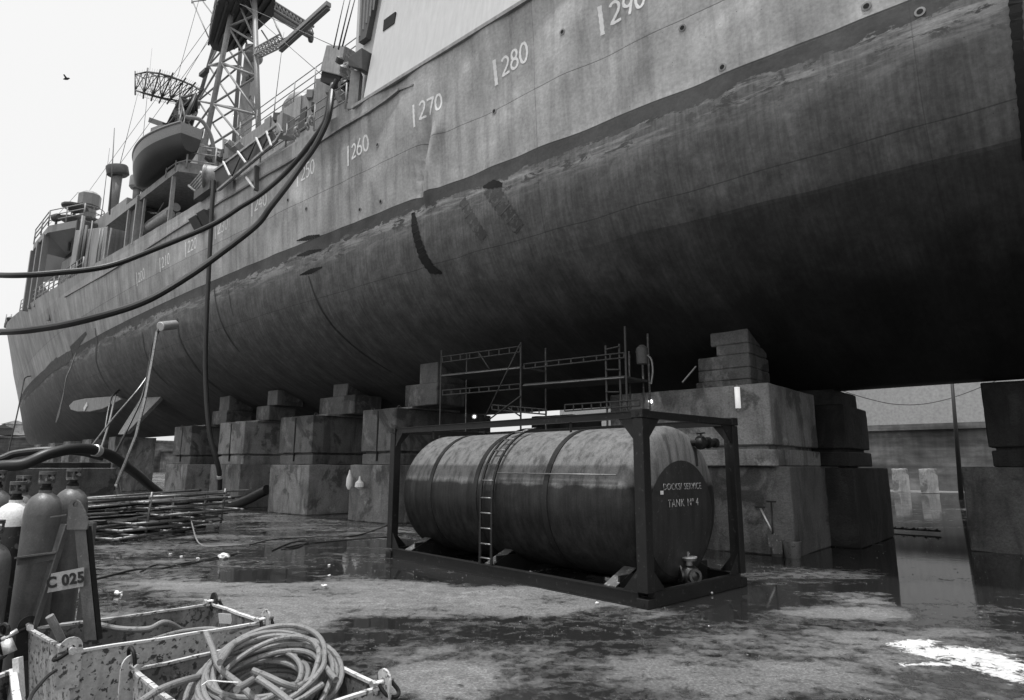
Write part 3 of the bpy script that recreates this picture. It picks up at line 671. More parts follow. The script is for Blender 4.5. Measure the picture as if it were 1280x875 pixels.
zp = ats(280, 62, 0).z
poly = [atz(px, py, zp) for px, py in ((261, 53), (266, 62), (280, 67), (299, 59), (320, 40), (342, 20), (344, -6), (300, -25), (272, 2))]
mb = MB(); mb.prism(poly, (0, 0, .45)); plat = part(mb, 'mast_platform', 'navy_dark')
for k in range(7):
    mb = MB(); a = poly[0].lerp(poly[3], k / 6); b = poly[8].lerp(poly[6], k / 6); mb.bar(a - V((0, 0, .12)), b - V((0, 0, .12)), .12, .24); part(mb, 'platform_beam', 'antenna', plat)
railing([poly[i] + V((0, 0, .45)) for i in (8, 0, 1, 2, 3, 4, 5, 6)], 1.2, 3, .04, 'mast')
def truss(a, b, sz, r, n, name, mat):
    a, b = V(a), V(b); d = (b - a).normalized(); s = d.cross(V((0, 0, 1))).normalized() * sz / 2; u = s.normalized().cross(d) * sz / 2; mb = MB(); C4 = [s + u, s - u, -s - u, -s + u]
    for c4 in C4: mb.tube([a + c4, b + c4], r, 6)
    for k in range(n):
        p, q = a.lerp(b, k / n), a.lerp(b, (k + 1) / n)
        for i in range(4): mb.tube([p + C4[i], q + C4[(i + 1) % 4]], r * .6, 5); mb.tube([p + C4[i], p + C4[(i + 1) % 4]], r * .6, 5)
    return part(mb, name, mat)
y0, y1 = atz(318, -4, zp + .6), atz(389, 40, zp + .6)
truss(y0, y1, .55, .09, 16, 'yardarm', 'mast'); mb = MB(); mb.tube([y0 + V((0, 0, -.35)), y1 + V((0, 0, -.35))], .22, 8); part(mb, 'yardarm_spar', 'mast')
mb = MB(); mb.lathe([(.15, 0), (.2, .2), (.18, .5)], y1 - V((0, 0, .75)), n=10); part(mb, 'yard_lantern', 'navy_dark')
a, b = ats(351, 59, 2.6), ats(411, 5, 2.6); mb = MB(); mb.bar(a, b, .26, .22); part(mb, 'outrigger_beam', 'mast'); mb = MB(); mb.bar(a - V((0, 0, .25)), b - V((0, 0, .25)), .2, .06); part(mb, 'outrigger_ledge', 'navy_dark')
truss(ats(322, 66, 1.4), ats(353, 50, 2.4), .4, .05, 8, 'outrigger_truss', 'navy_pale')
for p0, p1 in (((327, 38), (338, 55)), ((341, 22), (352, 46)), ((345, 32), (355, 52)), ((240, 0), (263, 52)), ((254, 2), (284, 42)), ((240, 2), (257, 0)), ((240, -8), (240, 4))):
    mb = MB(); mb.tube([ats(*p0, .5), ats(*p1, .5)], .05, 5); part(mb, 'mast_stay', 'mast')
# ---- curved lattice radar on its pedestal
cols = []; top = [(169, 93), (184, 90), (199, 92), (214, 96), (229, 102), (241, 107), (252, 114)]; bot = [(169, 113), (180, 116), (191, 119), (202, 122), (213, 124), (224, 126), (238, 131)]
mbc = MB(); mesh_ = MB(); ribs = []
for i in range(7):
    T = 1.6 * math.cos(i / 6 * PI) * .8; f = ats(*top[i], T); b_ = ats(*bot[i], T); cols.append((f, b_)); ex = (f - b_) * .28
    mbv = MB(); mbv.tube([b_ - ex, f + ex * .7], .06, 6); ribs.append(mbv)
for (a, b), (c, d) in zip(cols, cols[1:]):
    mbc.tube([a, c], .07, 6); mbc.tube([b, d], .07, 6); mbc.tube([a, d], .035, 5); mbc.tube([b, c], .035, 5); m1 = a.lerp(c, .5); mbc.tube([b, m1], .03, 5); mbc.tube([m1, d], .03, 5)
    back = -NT * .7; mbc.tube([a + back, c + back], .04, 5); mbc.tube([b + back, d + back], .04, 5); mbc.tube([a, a + back], .035, 5); mbc.tube([b, b + back], .035, 5); mbc.tube([a + back, d + back], .03, 5)
    for k in range(9): s = k / 9; p = b.lerp(a, -.2 + 1.4 * s); q = d.lerp(c, -.2 + 1.4 * s); mesh_.tube([p, q], .012, 4)
    for k in range(5): s = k / 5; mesh_.tube([b.lerp(d, s) + (b - a) * .2, a.lerp(c, s) + (a - b) * .2], .010, 4)
radar = part(mbc, 'radar_reflector', 'antenna'); [part(q_, 'reflector_rib', 'antenna', radar) for q_ in ribs]; part(mesh_, 'reflector_mesh', 'mast', radar)
random.seed(9)
mb = MB(); P0 = [ats(px, py, random.uniform(-.8, .8)) for px, py in ((226, 122), (240, 128), (246, 140), (232, 150), (216, 148), (207, 160), (222, 165), (238, 158), (245, 118), (228, 135))]
for i in range(len(P0)):
    for j in range(i + 1, len(P0)):
        if (P0[i] - P0[j]).length < 5.2: mb.tube([P0[i], P0[j]], .10, 6)
part(mb, 'radar_yoke', 'antenna')
random.seed(19)
for k in range(16):
    px, py = 206 + random.random() * 34, 0; py = 163 - (px - 206) * .8 + random.uniform(-7, 7); q = ats(px, py, random.uniform(-.6, .6)); mb = MB(); a_ = V((random.uniform(-1, 1), random.uniform(-.5, .5), random.uniform(-1, 1))).normalized() * random.uniform(.2, .55)
    mb.bar(q - a_, q + a_, random.uniform(.15, .5), random.uniform(.12, .4)); part(mb, 'radar_drive_gear', 'antenna')
c = ats(222, 176, 0); mb = MB(); mb.lathe([(2.0, -7), (1.5, -1), (1.9, 0), (1.9, .3)], c, n=10, smooth=False); part(mb, 'radar_pedestal', 'mast')
mb = MB(); mb.bar(ats(190, 151, .5), ats(207, 157, .5), .5, .4); part(mb, 'signal_lamp', 'navy_dark')
mb = MB(); mb.bar(ats(198, 168, .5), ats(210, 158, .5), .2); mb.bar(ats(198, 166, .5), ats(200, 182, .5), .3); part(mb, 'radar_bracket', 'antenna')
# small gear behind the boat platform
random.seed(8)
for k in range(14):
    px, py = random.uniform(262, 312), random.uniform(180, 198); py = 215 - (px - 250) * .28 - random.uniform(0, 14); c = ats(px, py, 4.4); mb = MB(); s = random.uniform(.15, .45)
    if k % 2: mb.lathe([(s, 0), (s, s * 1.6), (s * .6, s * 2)], c, n=10)
    else: mb.bar(c, c + V((random.uniform(-.6, .6), random.uniform(-.6, .6), s)), s, s * .8)
    part(mb, 'deck_gear', random.choice(['mast', 'navy_dark', 'navy_pale', 'navy']))
mb = MB(); q = [SX(*p, 3.8) for p in ((278, 191), (303, 198), (303, 184), (278, 172))]; mb.prism([W(a, 3.8, b) for a, b in q], NT * -.3); part(mb, 'mast_screen', 'mast')
# fin and blade under the bow
p = [hullhit(177, 494.6)[0], hullhit(203, 494.6)[0]]
Tf = SC_(p[0])[1]; q = [ats(px, py, Tf + dT) for px, py, dT in ((178, 494, -.2), (203, 494, -.2), (156, 543, .9), (147, 543, .9))]
mb = MB(); mb.prism(q, NT * -.28 + V((0, 0, .05))); o = part(mb, 'stabilizer_fin', M['cloth'] if 0 else 'navy_pale', bevel=.03); o['label'] = 'pale angular fin slanting down under the forward hull'
h0, h1 = hullhit(86, 506)[0], hullhit(152, 499)[0]; Tb_ = SC_(hullhit(115, 498)[0])[1] + .25
q = [ats(px, py, Tb_) for px, py in ((86, 507), (92, 501), (106, 498), (130, 496), (146, 495), (152, 499), (140, 505), (128, 511), (112, 514.5), (96, 514.5), (88, 512))]
mb = MB(); mb.prism(q, NT * -.8); o = part(mb, 'bow_blade', 'navy_pale', bevel=.04); o['label'] = 'pale rounded blade on the side of the forward bottom'
mb = MB(); mb.bar(ats(105, 512, Tb_ + .04), ats(109, 505, Tb_ + .04), .3, .05, up=NT); part(mb, 'painted_stripe', 'white_paint', o)
# white leak running down the bow plating
mb = MB(); ribbon(mb, hpx((95, 441), (89, 458), (83, 472), (80, 490), (77, 503), (74, 515), (70, 528)), [.05, .09, .06, .10, .14, .20, .08], .02, .2); part(mb, 'white_leak_streak', 'stain')
# scars curving under the turn of the bilge
for pts, w_ in ((((222, 398), (224, 420), (238, 448), (262, 478), (300, 503)), .17), (((178, 415), (182, 440), (192, 462), (215, 485)), .13), (((268, 360), (276, 400), (300, 440)), .09), (((286, 362), (292, 395)), .05)):
    mb = MB(); ribbon(mb, hpx(*pts), [w_ * .6, w_, w_, w_ * .5], .015, .2); part(mb, 'bilge_scar', 'black_paint')

# ================================================================== LIFEBOAT (hangs over the side)
def boat():
    Lb, Bm, D = 6.9, 2.1, 1.25
    mbs = MB(); mbb = MB(); n = 22; st = []
    for i in range(n + 1):
        s = i / n; hb = Bm / 2 * (1 - (1 - min(s / .62, 1)) ** 2.2) * (1 - .55 * max((s - .55) / .45, 0) ** 2); zk = D * (max(.22 - s, 0) / .22) ** 2 * .55; sh = D + .35 * (1 - s) ** 2
        sec = []
        for k in range(9):
            a = k / 8; y = hb * math.sin(a * PI / 2) ** .8; z = zk + (sh - zk) * (1 - math.cos(a * PI / 2)) ** 1.1; sec.append((s * Lb, y, z))
        st.append(sec)
    for mbx, k0, k1 in ((mbb, 0, 6), (mbs, 6, 8)):
        for sgn in (1, -1):
            for i in range(n):
                for k in range(k0, k1):
                    q = [st[i][k], st[i + 1][k], st[i + 1][k + 1], st[i][k + 1]]; mbx.add([(a, b * sgn, c) for a, b, c in q], [(0, 1, 2, 3)], True)
        e = [(a, b, c) for a, b, c in st[n][k0:k1 + 1]]; mbx.add(e + [(a, -b, c) for a, b, c in e[::-1]], [list(range(2 * len(e)))])
    for sgn in (1, -1): mbs.tube([(p[8][0], p[8][1] * sgn, p[8][2]) for p in st], .06, 6)
    # thwarts and an inner floor
    for i in range(n):
        mbs.add([(st[i][6][0], -st[i][6][1], st[i][6][2]), (st[i + 1][6][0], -st[i + 1][6][1], st[i + 1][6][2]), (st[i + 1][6][0], st[i + 1][6][1], st[i + 1][6][2]), (st[i][6][0], st[i][6][1], st[i][6][2])], [(0, 1, 2, 3)])
    return mbs, mbb
bx, bz = SX(168, 216, 6.7); mbs, mbb = boat()
xst, zst = SX(250, 172, 6.7); SCL = 1.0
org = W(bx + .2, 6.7, bz - 1.35)
lb = thing('lifeboat', 'open grey boat with a dark bottom hanging over the warship side', 'boat', org)
ship_rise = (0.0)
for mbx, nm, mt_ in ((mbs, 'topside', 'boat_grey'), (mbb, 'bottom', 'boat_black')):
    mbx.v = [org - DF * p.x + NT * p.y + V((0, 0, p.z + p.x * .02)) for p in mbx.v]; mbx.build(nm, M[mt_], lb)
for s in (1.6, 5.4):
    mb = MB(); p = org - DF * s - NT * .6; mb.tube(catmull([p - NT * 1.2 + V((0, 0, -.4)), p - NT * 1.0 + V((0, 0, 1.6)), p - NT * .4 + V((0, 0, 2.6)), p + NT * .4 + V((0, 0, 2.5))], 6), .10, 8); part(mb, 'davit', 'mast', ship)
    mb = MB(); mb.tube([p + NT * .4 + V((0, 0, 2.5)), p + NT * .5 + V((0, 0, 1.2))], .03, 6); mb.build('fall_rope', M['antenna'], lb)
# ================================================================== GANGWAY stowed along the rail
T = 7.15
gb = [ats(*p, T) for p in ((272, 238), (345, 176), (352, 165))]; gt = [ats(*p, T) for p in ((268, 214), (338, 162), (347, 155))]
gw = thing('gangway', 'dark stowed gangway with white cross bars along the warship rail', 'gangway', gb[0])
mb = MB(); mb.prism([gb[0], gb[1], gt[1], gt[0]], NT * -.10); mb.build('walkway', M['black_paint'], gw)
mb = MB()
for a, b in ((gb[0], gb[1]), (gb[1], gb[2]), (gt[0], gt[1]), (gt[1], gt[2]), (gb[2], gt[2])): mb.bar(a, b, .08, .09)
mb.bar(gb[0] - NT * 1.0, gb[1] - NT * 1.0, .12); mb.bar(gt[0] - NT * .9, gt[1] - NT * .9, .12); mb.build('side_frame', M['navy_pale'], gw)
for a, b in (((279, 202), (287, 219)), ((297, 189), (307, 203)), ((320, 172), (328, 190)), ((333, 164), (339, 182))):
    mb = MB(); mb.bar(ats(*a, T + .1), ats(*b, T + .1), .055, .05); mb.build('cross_bar', M['white_paint'], gw)
for a, b in (((290, 220), (301, 194)), ((310, 200), (320, 176)), ((328, 186), (337, 166))):
    mb = MB(); mb.tube([ats(*a, T + .08), ats(*b, T + .08)], .03, 6); mb.build('brace', M['antenna'], gw)

# ================================================================== HOSES hanging from the ship
def hose(name, pts, r, label, mat='rubber', n=10, sub=14, cat='hose', group=None, couplings=()):
    P = catmull(pts, sub); root = P[0]
    mb = MB(); mb.tube(P, r, n)
    if not couplings:
        o = mb.build(name, M[mat]); recenter(o, root); return tag(o, label, cat, group)
    t = thing(name, label, cat, root, group); mb.build('tube', M[mat], t)
    for i in couplings:
        k = int(i * (len(P) - 1)); d = (P[min(k + 1, len(P) - 1)] - P[max(k - 1, 0)]).normalized(); mb = MB(); mb.lathe([(r * 1.03, -r * .7), (r * 1.14, -r * .6), (r * 1.14, r * .6), (r * 1.03, r * .7)], P[k], d, 14); mb.build('coupling', M['bright_steel'], t)
    return t
# upper hoses leave the ship and sweep out towards the left, ending beyond the frame
def sweep(pts): return [ats(px, py, T) for px, py, T in pts]
hose('hanging_hose', sweep(((421, 100, 6.9), (412, 120, 7.0), (409, 140, 7.05), (403, 157, 7.1), (378, 192, 7.4), (355, 218, 7.7), (327, 242, 8.2), (300, 259, 8.7), (263, 282, 9.4), (192, 312, 10.6), (137, 332, 11.6), (82, 340, 12.6), (0, 344, 13.8), (-90, 335, 14.6))), .078, 'upper black hose sweeping left from the ship rail across the hull')
hose('hanging_hose', sweep(((416, 106, 6.85), (414, 125, 7.1), (412, 140, 7.2), (408, 154, 7.25), (394, 182, 7.5), (378, 205, 7.8), (359, 232, 8.2), (338, 259, 8.6), (320, 282, 8.9), (274, 318, 9.8), (233, 347, 10.6), (178, 378, 11.6), (110, 399, 12.6), (55, 410, 13.2), (0, 415, 13.8), (-100, 415, 14.8))), .088, 'lower black hose sagging from the ship rail across the white numbers')
hose('drop_hose', sweep(((267, 226, 7.25), (265, 260, 7.3), (262, 320, 7.3), (258, 400, 7.3), (257, 470, 7.2), (262, 540, 7.0), (274, 590, 6.6), (274, 628, 6.2))), .085, 'black hose dropping straight down the hull from the drum beside the gangway', couplings=(.88,))
# fat hose over the square block and along the ground
hose('fat_hose', [at(-60, 592, 21), at(0, 583, 21.3), at(30, 580, 21.5), at(62, 567, 22), at(100, 561, 23), at(135, 568, 24.5), at(165, 588, 27), at(195, 613, 30), at(218, 628, 32), at(262, 634, 29), at(300, 628, 26), at(334, 612, 25.0)], .19, 'fattest black hose arching over the square concrete block beside the cylinders', n=12, couplings=(.42, .73))
hose('fat_hose', [at(-30, 578, 23), at(0, 574, 23.3), at(20, 567, 23.6), at(60, 563, 24), at(100, 565, 24.6), at(130, 572, 25)], .14, 'thinner black hose behind the fat hose on the block')
hose('ground_hose', [atz(143, 625, .1) , atz(152, 638, .12), at(146, 616, 27), at(142, 596, 27.5)], .16, 'short black hose hanging beside the block by the scaffold pile')
# discharge pipes leaning on the hull
def pipe(name, pts, r, label, mat='steel', sub=8, cat='pipe'):
    return hose(name, pts, r, label, mat, 8, sub, cat)
T0 = SC_(hullhit(210, 408)[0])[1]
pr = thing('discharge_pipe', 'tall pale pipe leaning from the ground to a white outlet on the hull', 'pipe', atz(146, 605, 0))
mb = MB(); mb.tube([ats(201, 410, T0 + .9), ats(196, 415, T0 + 1.0), ats(191, 445, T0 + 1.2), ats(181, 500, T0 + 1.6), ats(170, 545, T0 + 2.0), ats(146, 605, T0 + 2.4)], .06, 8); mb.build('pipe', M['steel'], pr)
mb = MB(); mb.lathe([(.18, -.42), (.20, -.4), (.20, .4), (.18, .42)], ats(210, 407, T0 + .6), ats(218, 406, T0 + .3) - ats(202, 408, T0 + .9), 14); mb.build('outlet', M['bright_steel'], pr)
hose('hull_line', [ats(199, 412, T0 + .8), ats(190, 435, T0 + .8), ats(184, 470, T0 + 1), ats(176, 500, T0 + 1.3), ats(160, 535, T0 + 2), ats(145, 565, T0 + 2.4)], .04, 'dark thin line beside the tall pale discharge pipe')
hose('hull_line', [ats(186, 468, T0 + .6), ats(170, 490, T0 + 1.2), ats(140, 525, T0 + 2.0), ats(113, 560, T0 + 2.6)], .04, 'slanting pale line crossing below the white leak streak', 'steel')
hose('hull_line', [hullhit(148, 488)[0], ats(140, 496, T0 - .5), ats(135, 515, T0), ats(131, 540, T0 + .3)], .045, 'short bent line left of the angular fin')
hose('hull_line', [hullhit(146, 490)[0], ats(143, 500, T0 - .3), ats(136, 530, T0 + .6), ats(126, 562, T0 + 1.6)], .045, 'pale bent line right under the rounded bow blade', 'steel')
q = hullhit(38, 470)[0]; Tq = SC_(q)[1]
hose('hull_line', [q, ats(32, 472, Tq + .6), ats(29, 480, Tq + .8), ats(22, 515, Tq + 1.2), ats(12, 558, Tq + 1.6), ats(8, 574, Tq + 1.8)], .05, 'thin bent line hanging from the foremost part of the bow')

# ================================================================== CONCRETE BLOCKS
def block_mesh(mb, P, cuts=9, amp=.018, seed=0):
    """P: 8 corners. Subdivided box whose edges and faces are slightly worn."""
    bm = bmesh.new(); vs = [bm.verts.new(p) for p in P]
    for f in [(0, 3, 2, 1), (4, 5, 6, 7), (0, 1, 5, 4), (1, 2, 6, 5), (2, 3, 7, 6), (3, 0, 4, 7)]: bm.faces.new([vs[i] for i in f])
    bmesh.ops.bevel(bm, geom=bm.edges[:], offset=.022, segments=1, affect='EDGES')
    bmesh.ops.subdivide_edges(bm, edges=[e for e in bm.edges if e.calc_length() > .2], cuts=cuts, use_grid_fill=True)
    c = sum((V(p) for p in P), V()) / 8
    for v in bm.verts:
        n_ = noise.noise_vector(v.co * 1.7 + V((seed, 0, 0))) * amp + noise.noise_vector(v.co * 6 + V((seed, 3, 0))) * amp * .5
        v.co += n_
        if v.co.z < .02: v.co.z = min(v.co.z, .0)
    idx = {v: i for i, v in enumerate(bm.verts)}
    mb.add([v.co.copy() for v in bm.verts], [[idx[v] for v in f.verts] for f in bm.faces]); bm.free()
def sc8(x0, x1, T0, T1, z0, z1): return [W(x0, T0, z0), W(x1, T0, z0), W(x1, T1, z0), W(x0, T1, z0), W(x0, T0, z1), W(x1, T0, z1), W(x1, T1, z1), W(x0, T1, z1)]
def cblock(x0, x1, T0, T1, z0, z1, label, mat, group='concrete dock blocks under the warship', name='concrete_block', seed=None, recess=False, amp=.017, slot=0):
    mb = MB(); seed = seed or x0 * 3 + z0
    if recess:
        block_mesh(mb, sc8(x0, x1, T0, T1, z0 + .42, z1), seed=seed, amp=amp)
        block_mesh(mb, sc8(x0 + .04, x1 + .03, T0, T1 - .03, z0, z0 + .34), seed=seed + 1, amp=amp)
        mb.hexa(sc8(x0 + .12, x1 - .12, T0 + .1, T1 - .12, z0 + .3, z0 + .46))
    else: block_mesh(mb, sc8(x0, x1, T0, T1, z0, z1), seed=seed, amp=amp)
    o = mb.build(name, mat); c0_ = W((x0 + x1) / 2, (T0 + T1) / 2, z0); recenter(o, c0_); ROOT[o.name] = c0_
    if slot:
        xm = x0 + (x1 - x0) * slot; mb = MB(); mb.hexa(sc8(xm - .03, xm + .03, T1 - .05, T1 + .012, z0 + .12, z1 - .05)); mb.build('joint', M['void'], o)
    for q in ((.12, .9) if slot else ()):
        mb = MB(); mb.torus(W(x0 + (x1 - x0) * q, T1 - .25, z1 + .02), DF, .07, .014, 14, 6); mb.build('lifting_loop', M['steel_rust'], o)
    return tag(o, label, 'block', group)
H1 = 1.74
zk2 = 3.50
def stackpair(nm, x0, x1, Tl, Tu, Ti, m1, m2, desc, z2=zk2, inset=.35, z1=H1):
    cblock(x0, x1, Ti, Tl, 0, z1, 'lower concrete block of ' + desc, m1)
    cblock(x0 + inset, x1 - .1, Ti + .1, Tu, z1 + .004, z2, 'upper concrete block of ' + desc, m2, recess=True, slot=.48)
    mb = MB(); mb.hexa(sc8(x0 + inset + .3, x1 + .05, Tu - 2.6, Tu - .5, z2 + .002, z2 + .06)); o = mb.build('timber_board', M['timber_pale'], bevel=.006); recenter(o, W(x0 + 1, Tu - 1.5, z2)); tag(o, 'pale timber board on top of ' + desc, 'board', 'timber boards on the block stacks')
stackpair('A', 62.1, 64.5, 4.7, 4.6, .2, CONC[0], CONC[1], 'the stack nearest the bow fin')
stackpair('B', 66.9, 69.6, 4.7, 4.6, .2, CONC[2], CONC[0], 'the stack where the drop hose reaches the ground')
stackpair('C', 72.0, 74.7, 4.7, 4.6, .2, CONC[0], CONC[1], 'the stack left of the two white bags')
stackpair('D', 77.2, 79.4, 4.75, 4.6, .2, CONC[2], CONC[1], 'the stack with two white bags hung on it')
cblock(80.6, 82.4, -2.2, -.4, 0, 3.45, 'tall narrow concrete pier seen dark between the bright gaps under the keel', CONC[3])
# the big stack right of the tank
E0, E1 = 87.6, 90.8
cblock(86.6, 90.75, -1.5, 3.85, 0, H1, 'long lower concrete block right of the tank with bucket against it', CONC[1], amp=.014)
cblock(86.7, 90.5, 1.0, 4.0, H1 + .004, 3.42, 'upper concrete block right of the tank with pale lamp on its face', CONC[0], recess=True, amp=.012)
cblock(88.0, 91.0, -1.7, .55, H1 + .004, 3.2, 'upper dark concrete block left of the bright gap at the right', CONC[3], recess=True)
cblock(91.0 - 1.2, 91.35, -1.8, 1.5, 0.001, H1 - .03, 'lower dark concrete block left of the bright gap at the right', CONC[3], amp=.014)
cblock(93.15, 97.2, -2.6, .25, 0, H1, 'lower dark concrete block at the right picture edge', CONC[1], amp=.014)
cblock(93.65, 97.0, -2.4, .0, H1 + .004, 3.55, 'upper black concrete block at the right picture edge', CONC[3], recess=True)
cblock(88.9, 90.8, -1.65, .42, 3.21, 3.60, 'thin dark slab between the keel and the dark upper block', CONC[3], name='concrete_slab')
# cribbing that carries the turn of the bilge: stepped little blocks
def crib(x0, z0, tiers, label, T1=4.0, mat=None):
    t = thing('bilge_crib', label, 'crib', W(x0, T1, z0), 'stepped cribs carrying the turn of the bilge')
    for k, (dx0, dx1, dT0, dT1, za, zb) in enumerate(tiers):
        mb = MB(); block_mesh(mb, sc8(x0 + dx0, x0 + dx1, T1 + dT0, T1 + dT1, z0 + za, z0 + zb), cuts=4, amp=.012, seed=x0 + k); mb.build('crib_layer', mat or CONC[1], t)
    return t
def two(px0, px1, pyb, pxa, pxc, pyt, T): x0, z0 = SX(px0, pyb, T); x1, _ = SX(px1, pyb, T); a, z1 = SX(pxa, pyt, T); b, _ = SX(pxc, pyt, T); return x0, x1, z0, a, b, z1
for (args, T, lab) in (((399, 443, 513, 414, 432, 478), 3.6, 'stepped crib on the stack left of the two white bags'), ((506, 546, 503, 522, 544, 459), 4.1, 'stepped crib beside the left end of the scaffold'), ((320, 336, 518, 332, 344, 493), 3.9, 'small stepped crib on the stack with the drop hose'), ((265, 283, 522, 272, 284, 500), 3.7, 'faint stepped crib on the stack nearest the bow fin')):
    x0, x1, z0, a, b, z1 = two(*args, T); z0 = zk2 + .065; zm = z0 + (z1 - z0) * .55
    crib(x0, z0, [(0, x1 - x0, -1.2, 0, 0, zm - z0), (a - x0, max(b, a + .5) - x0, -1.3, -.1, zm - z0 + .003, z1 - z0 + .15)], lab, T)
x0, z0 = SX(870, 482, 3.6); x1, _ = SX(938, 480, 3.6); x2, z2 = SX(893, 410, 3.6); x3, _ = SX(934, 410, 3.6); z0 = 3.43
crib(x0, z0, [(0, x1 - x0 + .02, -1.3, 0, 0, .16), (.06, x1 - x0, -1.2, -.02, .163, .42), (.06, x1 - x0, -1.2, -.02, .424, .72), (x2 - x0, x3 - x0, -1.1, -.03, .724, .95), (x2 - x0 - .12, x3 - x0, -1.1, -.03, .954, z2 - z0 + .1)], 'tall stepped crib of small blocks above the tank right end', 3.6)
# pale narrow blocks under the bow
for k, (pxa, pxb) in enumerate(((42, 50), (60, 68), (78, 87), (102, 113), (135, 143))):
    xa, _ = SX(pxa, 560, 1.2 + .35 * k); xb, _ = SX(pxb, 560, 1.2 + .35 * k); z2 = 3.5; T1 = 1.2 + .35 * k
    cblock(xa, xb, T1 - 2.5, T1, 0, z2, ('first', 'second', 'third', 'fourth', 'fifth')[k] + ' pale narrow block from the left under the bow', CONC[0], 'narrow blocks under the bow')
# square block at left below the fat hose
cblock(62.8, 65.07, 7.75, 11.6, 0, 1.58, 'wide low concrete block under the fat hose behind the gas cylinders', CONC[1], 'loose concrete blocks on the dock floor')
cblock(62.9, 64.9, 7.9, 11.2, 1.584, 1.80, 'thin concrete slab lying on the wide low block under the fat hose', CONC[3], 'loose concrete blocks on the dock floor', 'concrete_slab')

# ================================================================== DOCK FLOOR
def ground():
    xs = np.concatenate([[-900, -500, -250, -120, -70], np.arange(-45, 45.1, .3), [60, 100, 200, 400, 900]]); ys = np.concatenate([[-300, -100, -30, -8], np.arange(0, 12, .12), np.arange(12, 60, .35), [70, 90, 130, 200, 400, 900]])
    X, Y = np.meshgrid(xs, ys); nx, ny = len(xs), len(ys)
    d = np.stack([X, Y, np.zeros_like(X) - EYE], -1); fz = d @ np.array(_f); ok = fz > .3; fz = np.where(ok, fz, 1)
    px = CX + FPX * (d @ np.array(_r)) / fz; py = CY - FPX * (d @ np.array(_u)) / fz
    wet = np.full(X.shape, .66)
    def blob(cx, cy, rx, ry, val, hard=1.4):
        nonlocal wet
        q = ((px - cx) / rx) ** 2 + ((py - cy) / ry) ** 2; k = np.clip((1.35 - q) * hard, 0, 1) * ok; wet = wet * (1 - k) + val * k
    blob(280, 690, 260, 38, .66); blob(560, 700, 260, 30, .78); blob(360, 735, 200, 18, .36); blob(640, 752, 170, 18, .22); blob(420, 765, 160, 26, .36)
    blob(1080, 705, 260, 52, 1.0, 3); blob(930, 752, 110, 22, .95); blob(1000, 722, 150, 14, .66, .9); blob(1120, 747, 190, 10, .58, .9); blob(1170, 715, 62, 60, 1.05, 3)
    blob(680, 815, 150, 34, .78); blob(480, 795, 70, 26, .74); blob(1000, 825, 190, 40, .38, .7); blob(860, 840, 120, 40, .34, .7); blob(560, 855, 70, 30, .35); blob(780, 770, 60, 12, .6)
    blob(960, 757, 90, 16, .95); blob(745, 725, 60, 8, .8); blob(520, 712, 60, 12, .95, 3); blob(600, 720, 70, 9, .95, 3); blob(330, 722, 70, 7, .85); blob(1040, 768, 110, 12, .42, .8); blob(1230, 750, 60, 10, .9); blob(1260, 780, 60, 10, .85)
    blob(1130, 640, 200, 26, .9); blob(1180, 612, 100, 4, .3)
    silt = np.zeros(X.shape)
    for cx, cy, rx, ry in ((1140, 806, 30, 8), (1190, 815, 60, 8), (1245, 832, 45, 15), (1150, 832, 30, 3), (1212, 826, 40, 10), (1272, 846, 26, 9)):
        q = ((px - cx) / rx) ** 2 + ((py - cy) / ry) ** 2; silt = np.maximum(silt, np.clip(1.5 - q, 0, 1) * ok)
    vs = np.stack([X, Y, np.zeros_like(X)], -1).reshape(-1, 3)
    me = bpy.data.meshes.new('dock_floor'); ii = np.arange(nx * ny).reshape(ny, nx)
    fs = np.stack([ii[:-1, :-1], ii[:-1, 1:], ii[1:, 1:], ii[1:, :-1]], -1).reshape(-1, 4)
    me.from_pydata(vs.tolist(), [], fs.tolist())
    for nm, arr in (('wetness', wet), ('silt', silt)):
        a = me.attributes.new(nm, 'FLOAT', 'POINT'); a.data.foreach_set('value', arr.reshape(-1).astype(np.float32))
    m, nt, b = nodes('wet_dock_concrete'); pos = N(nt, 'ShaderNodeTexCoord').outputs['Object']
    wa = N(nt, 'ShaderNodeAttribute', attribute_name='wetness').outputs['Fac']; sa = N(nt, 'ShaderNodeAttribute', attribute_name='silt').outputs['Fac']
    n1 = tex(nt, pos, .9, 9, .66, .6, stretch=(.38, 1.0, 1)); n2 = tex(nt, pos, 5.5, 8, .7, .3); n3 = tex(nt, pos, 34, 8, .85); n4 = tex(nt, pos, .35, 4, .5, .2)
    ww = math_(nt, 'ADD', wa, math_(nt, 'MULTIPLY', math_(nt, 'SUBTRACT', n1, .5), 1.7)); ww = math_(nt, 'ADD', ww, math_(nt, 'MULTIPLY', math_(nt, 'SUBTRACT', n2, .5), 1.6))
    dry = ramp(nt, n2, [(.25, .07), (.5, .15), (.75, .28)]); dry = mix(nt, .85, dry, ramp(nt, n3, [(.36, .22), (.5, .95), (.64, 2.3)]), 'MULTIPLY')
    dry = mix(nt, .6, dry, ramp(nt, n4, [(.3, .6), (.7, 1.35)]), 'MULTIPLY')
    damp = ramp(nt, n2, [(.3, .030), (.7, .065)]); damp = mix(nt, .5, damp, ramp(nt, n3, [(.3, .5), (.7, 1.6)]), 'MULTIPLY')
    c = mix(nt, ramp(nt, ww, [(.34, 0), (.60, 1)]), dry, damp); c = mix(nt, ramp(nt, ww, [(.70, 0), (.74, 1)]), c, .018)
    ss = math_(nt, 'ADD', sa, math_(nt, 'MULTIPLY', math_(nt, 'SUBTRACT', tex(nt, pos, 7, 9, .78, .8), .5), 3.0)); sf = ramp(nt, ss, [(.62, 0), (.80, 1)]); c = mix(nt, sf, c, mix(nt, .7, .72, ramp(nt, n3, [(.3, .5), (.7, 1.3)]), 'MULTIPLY'))
    L(nt, c, b.inputs['Base Color'])
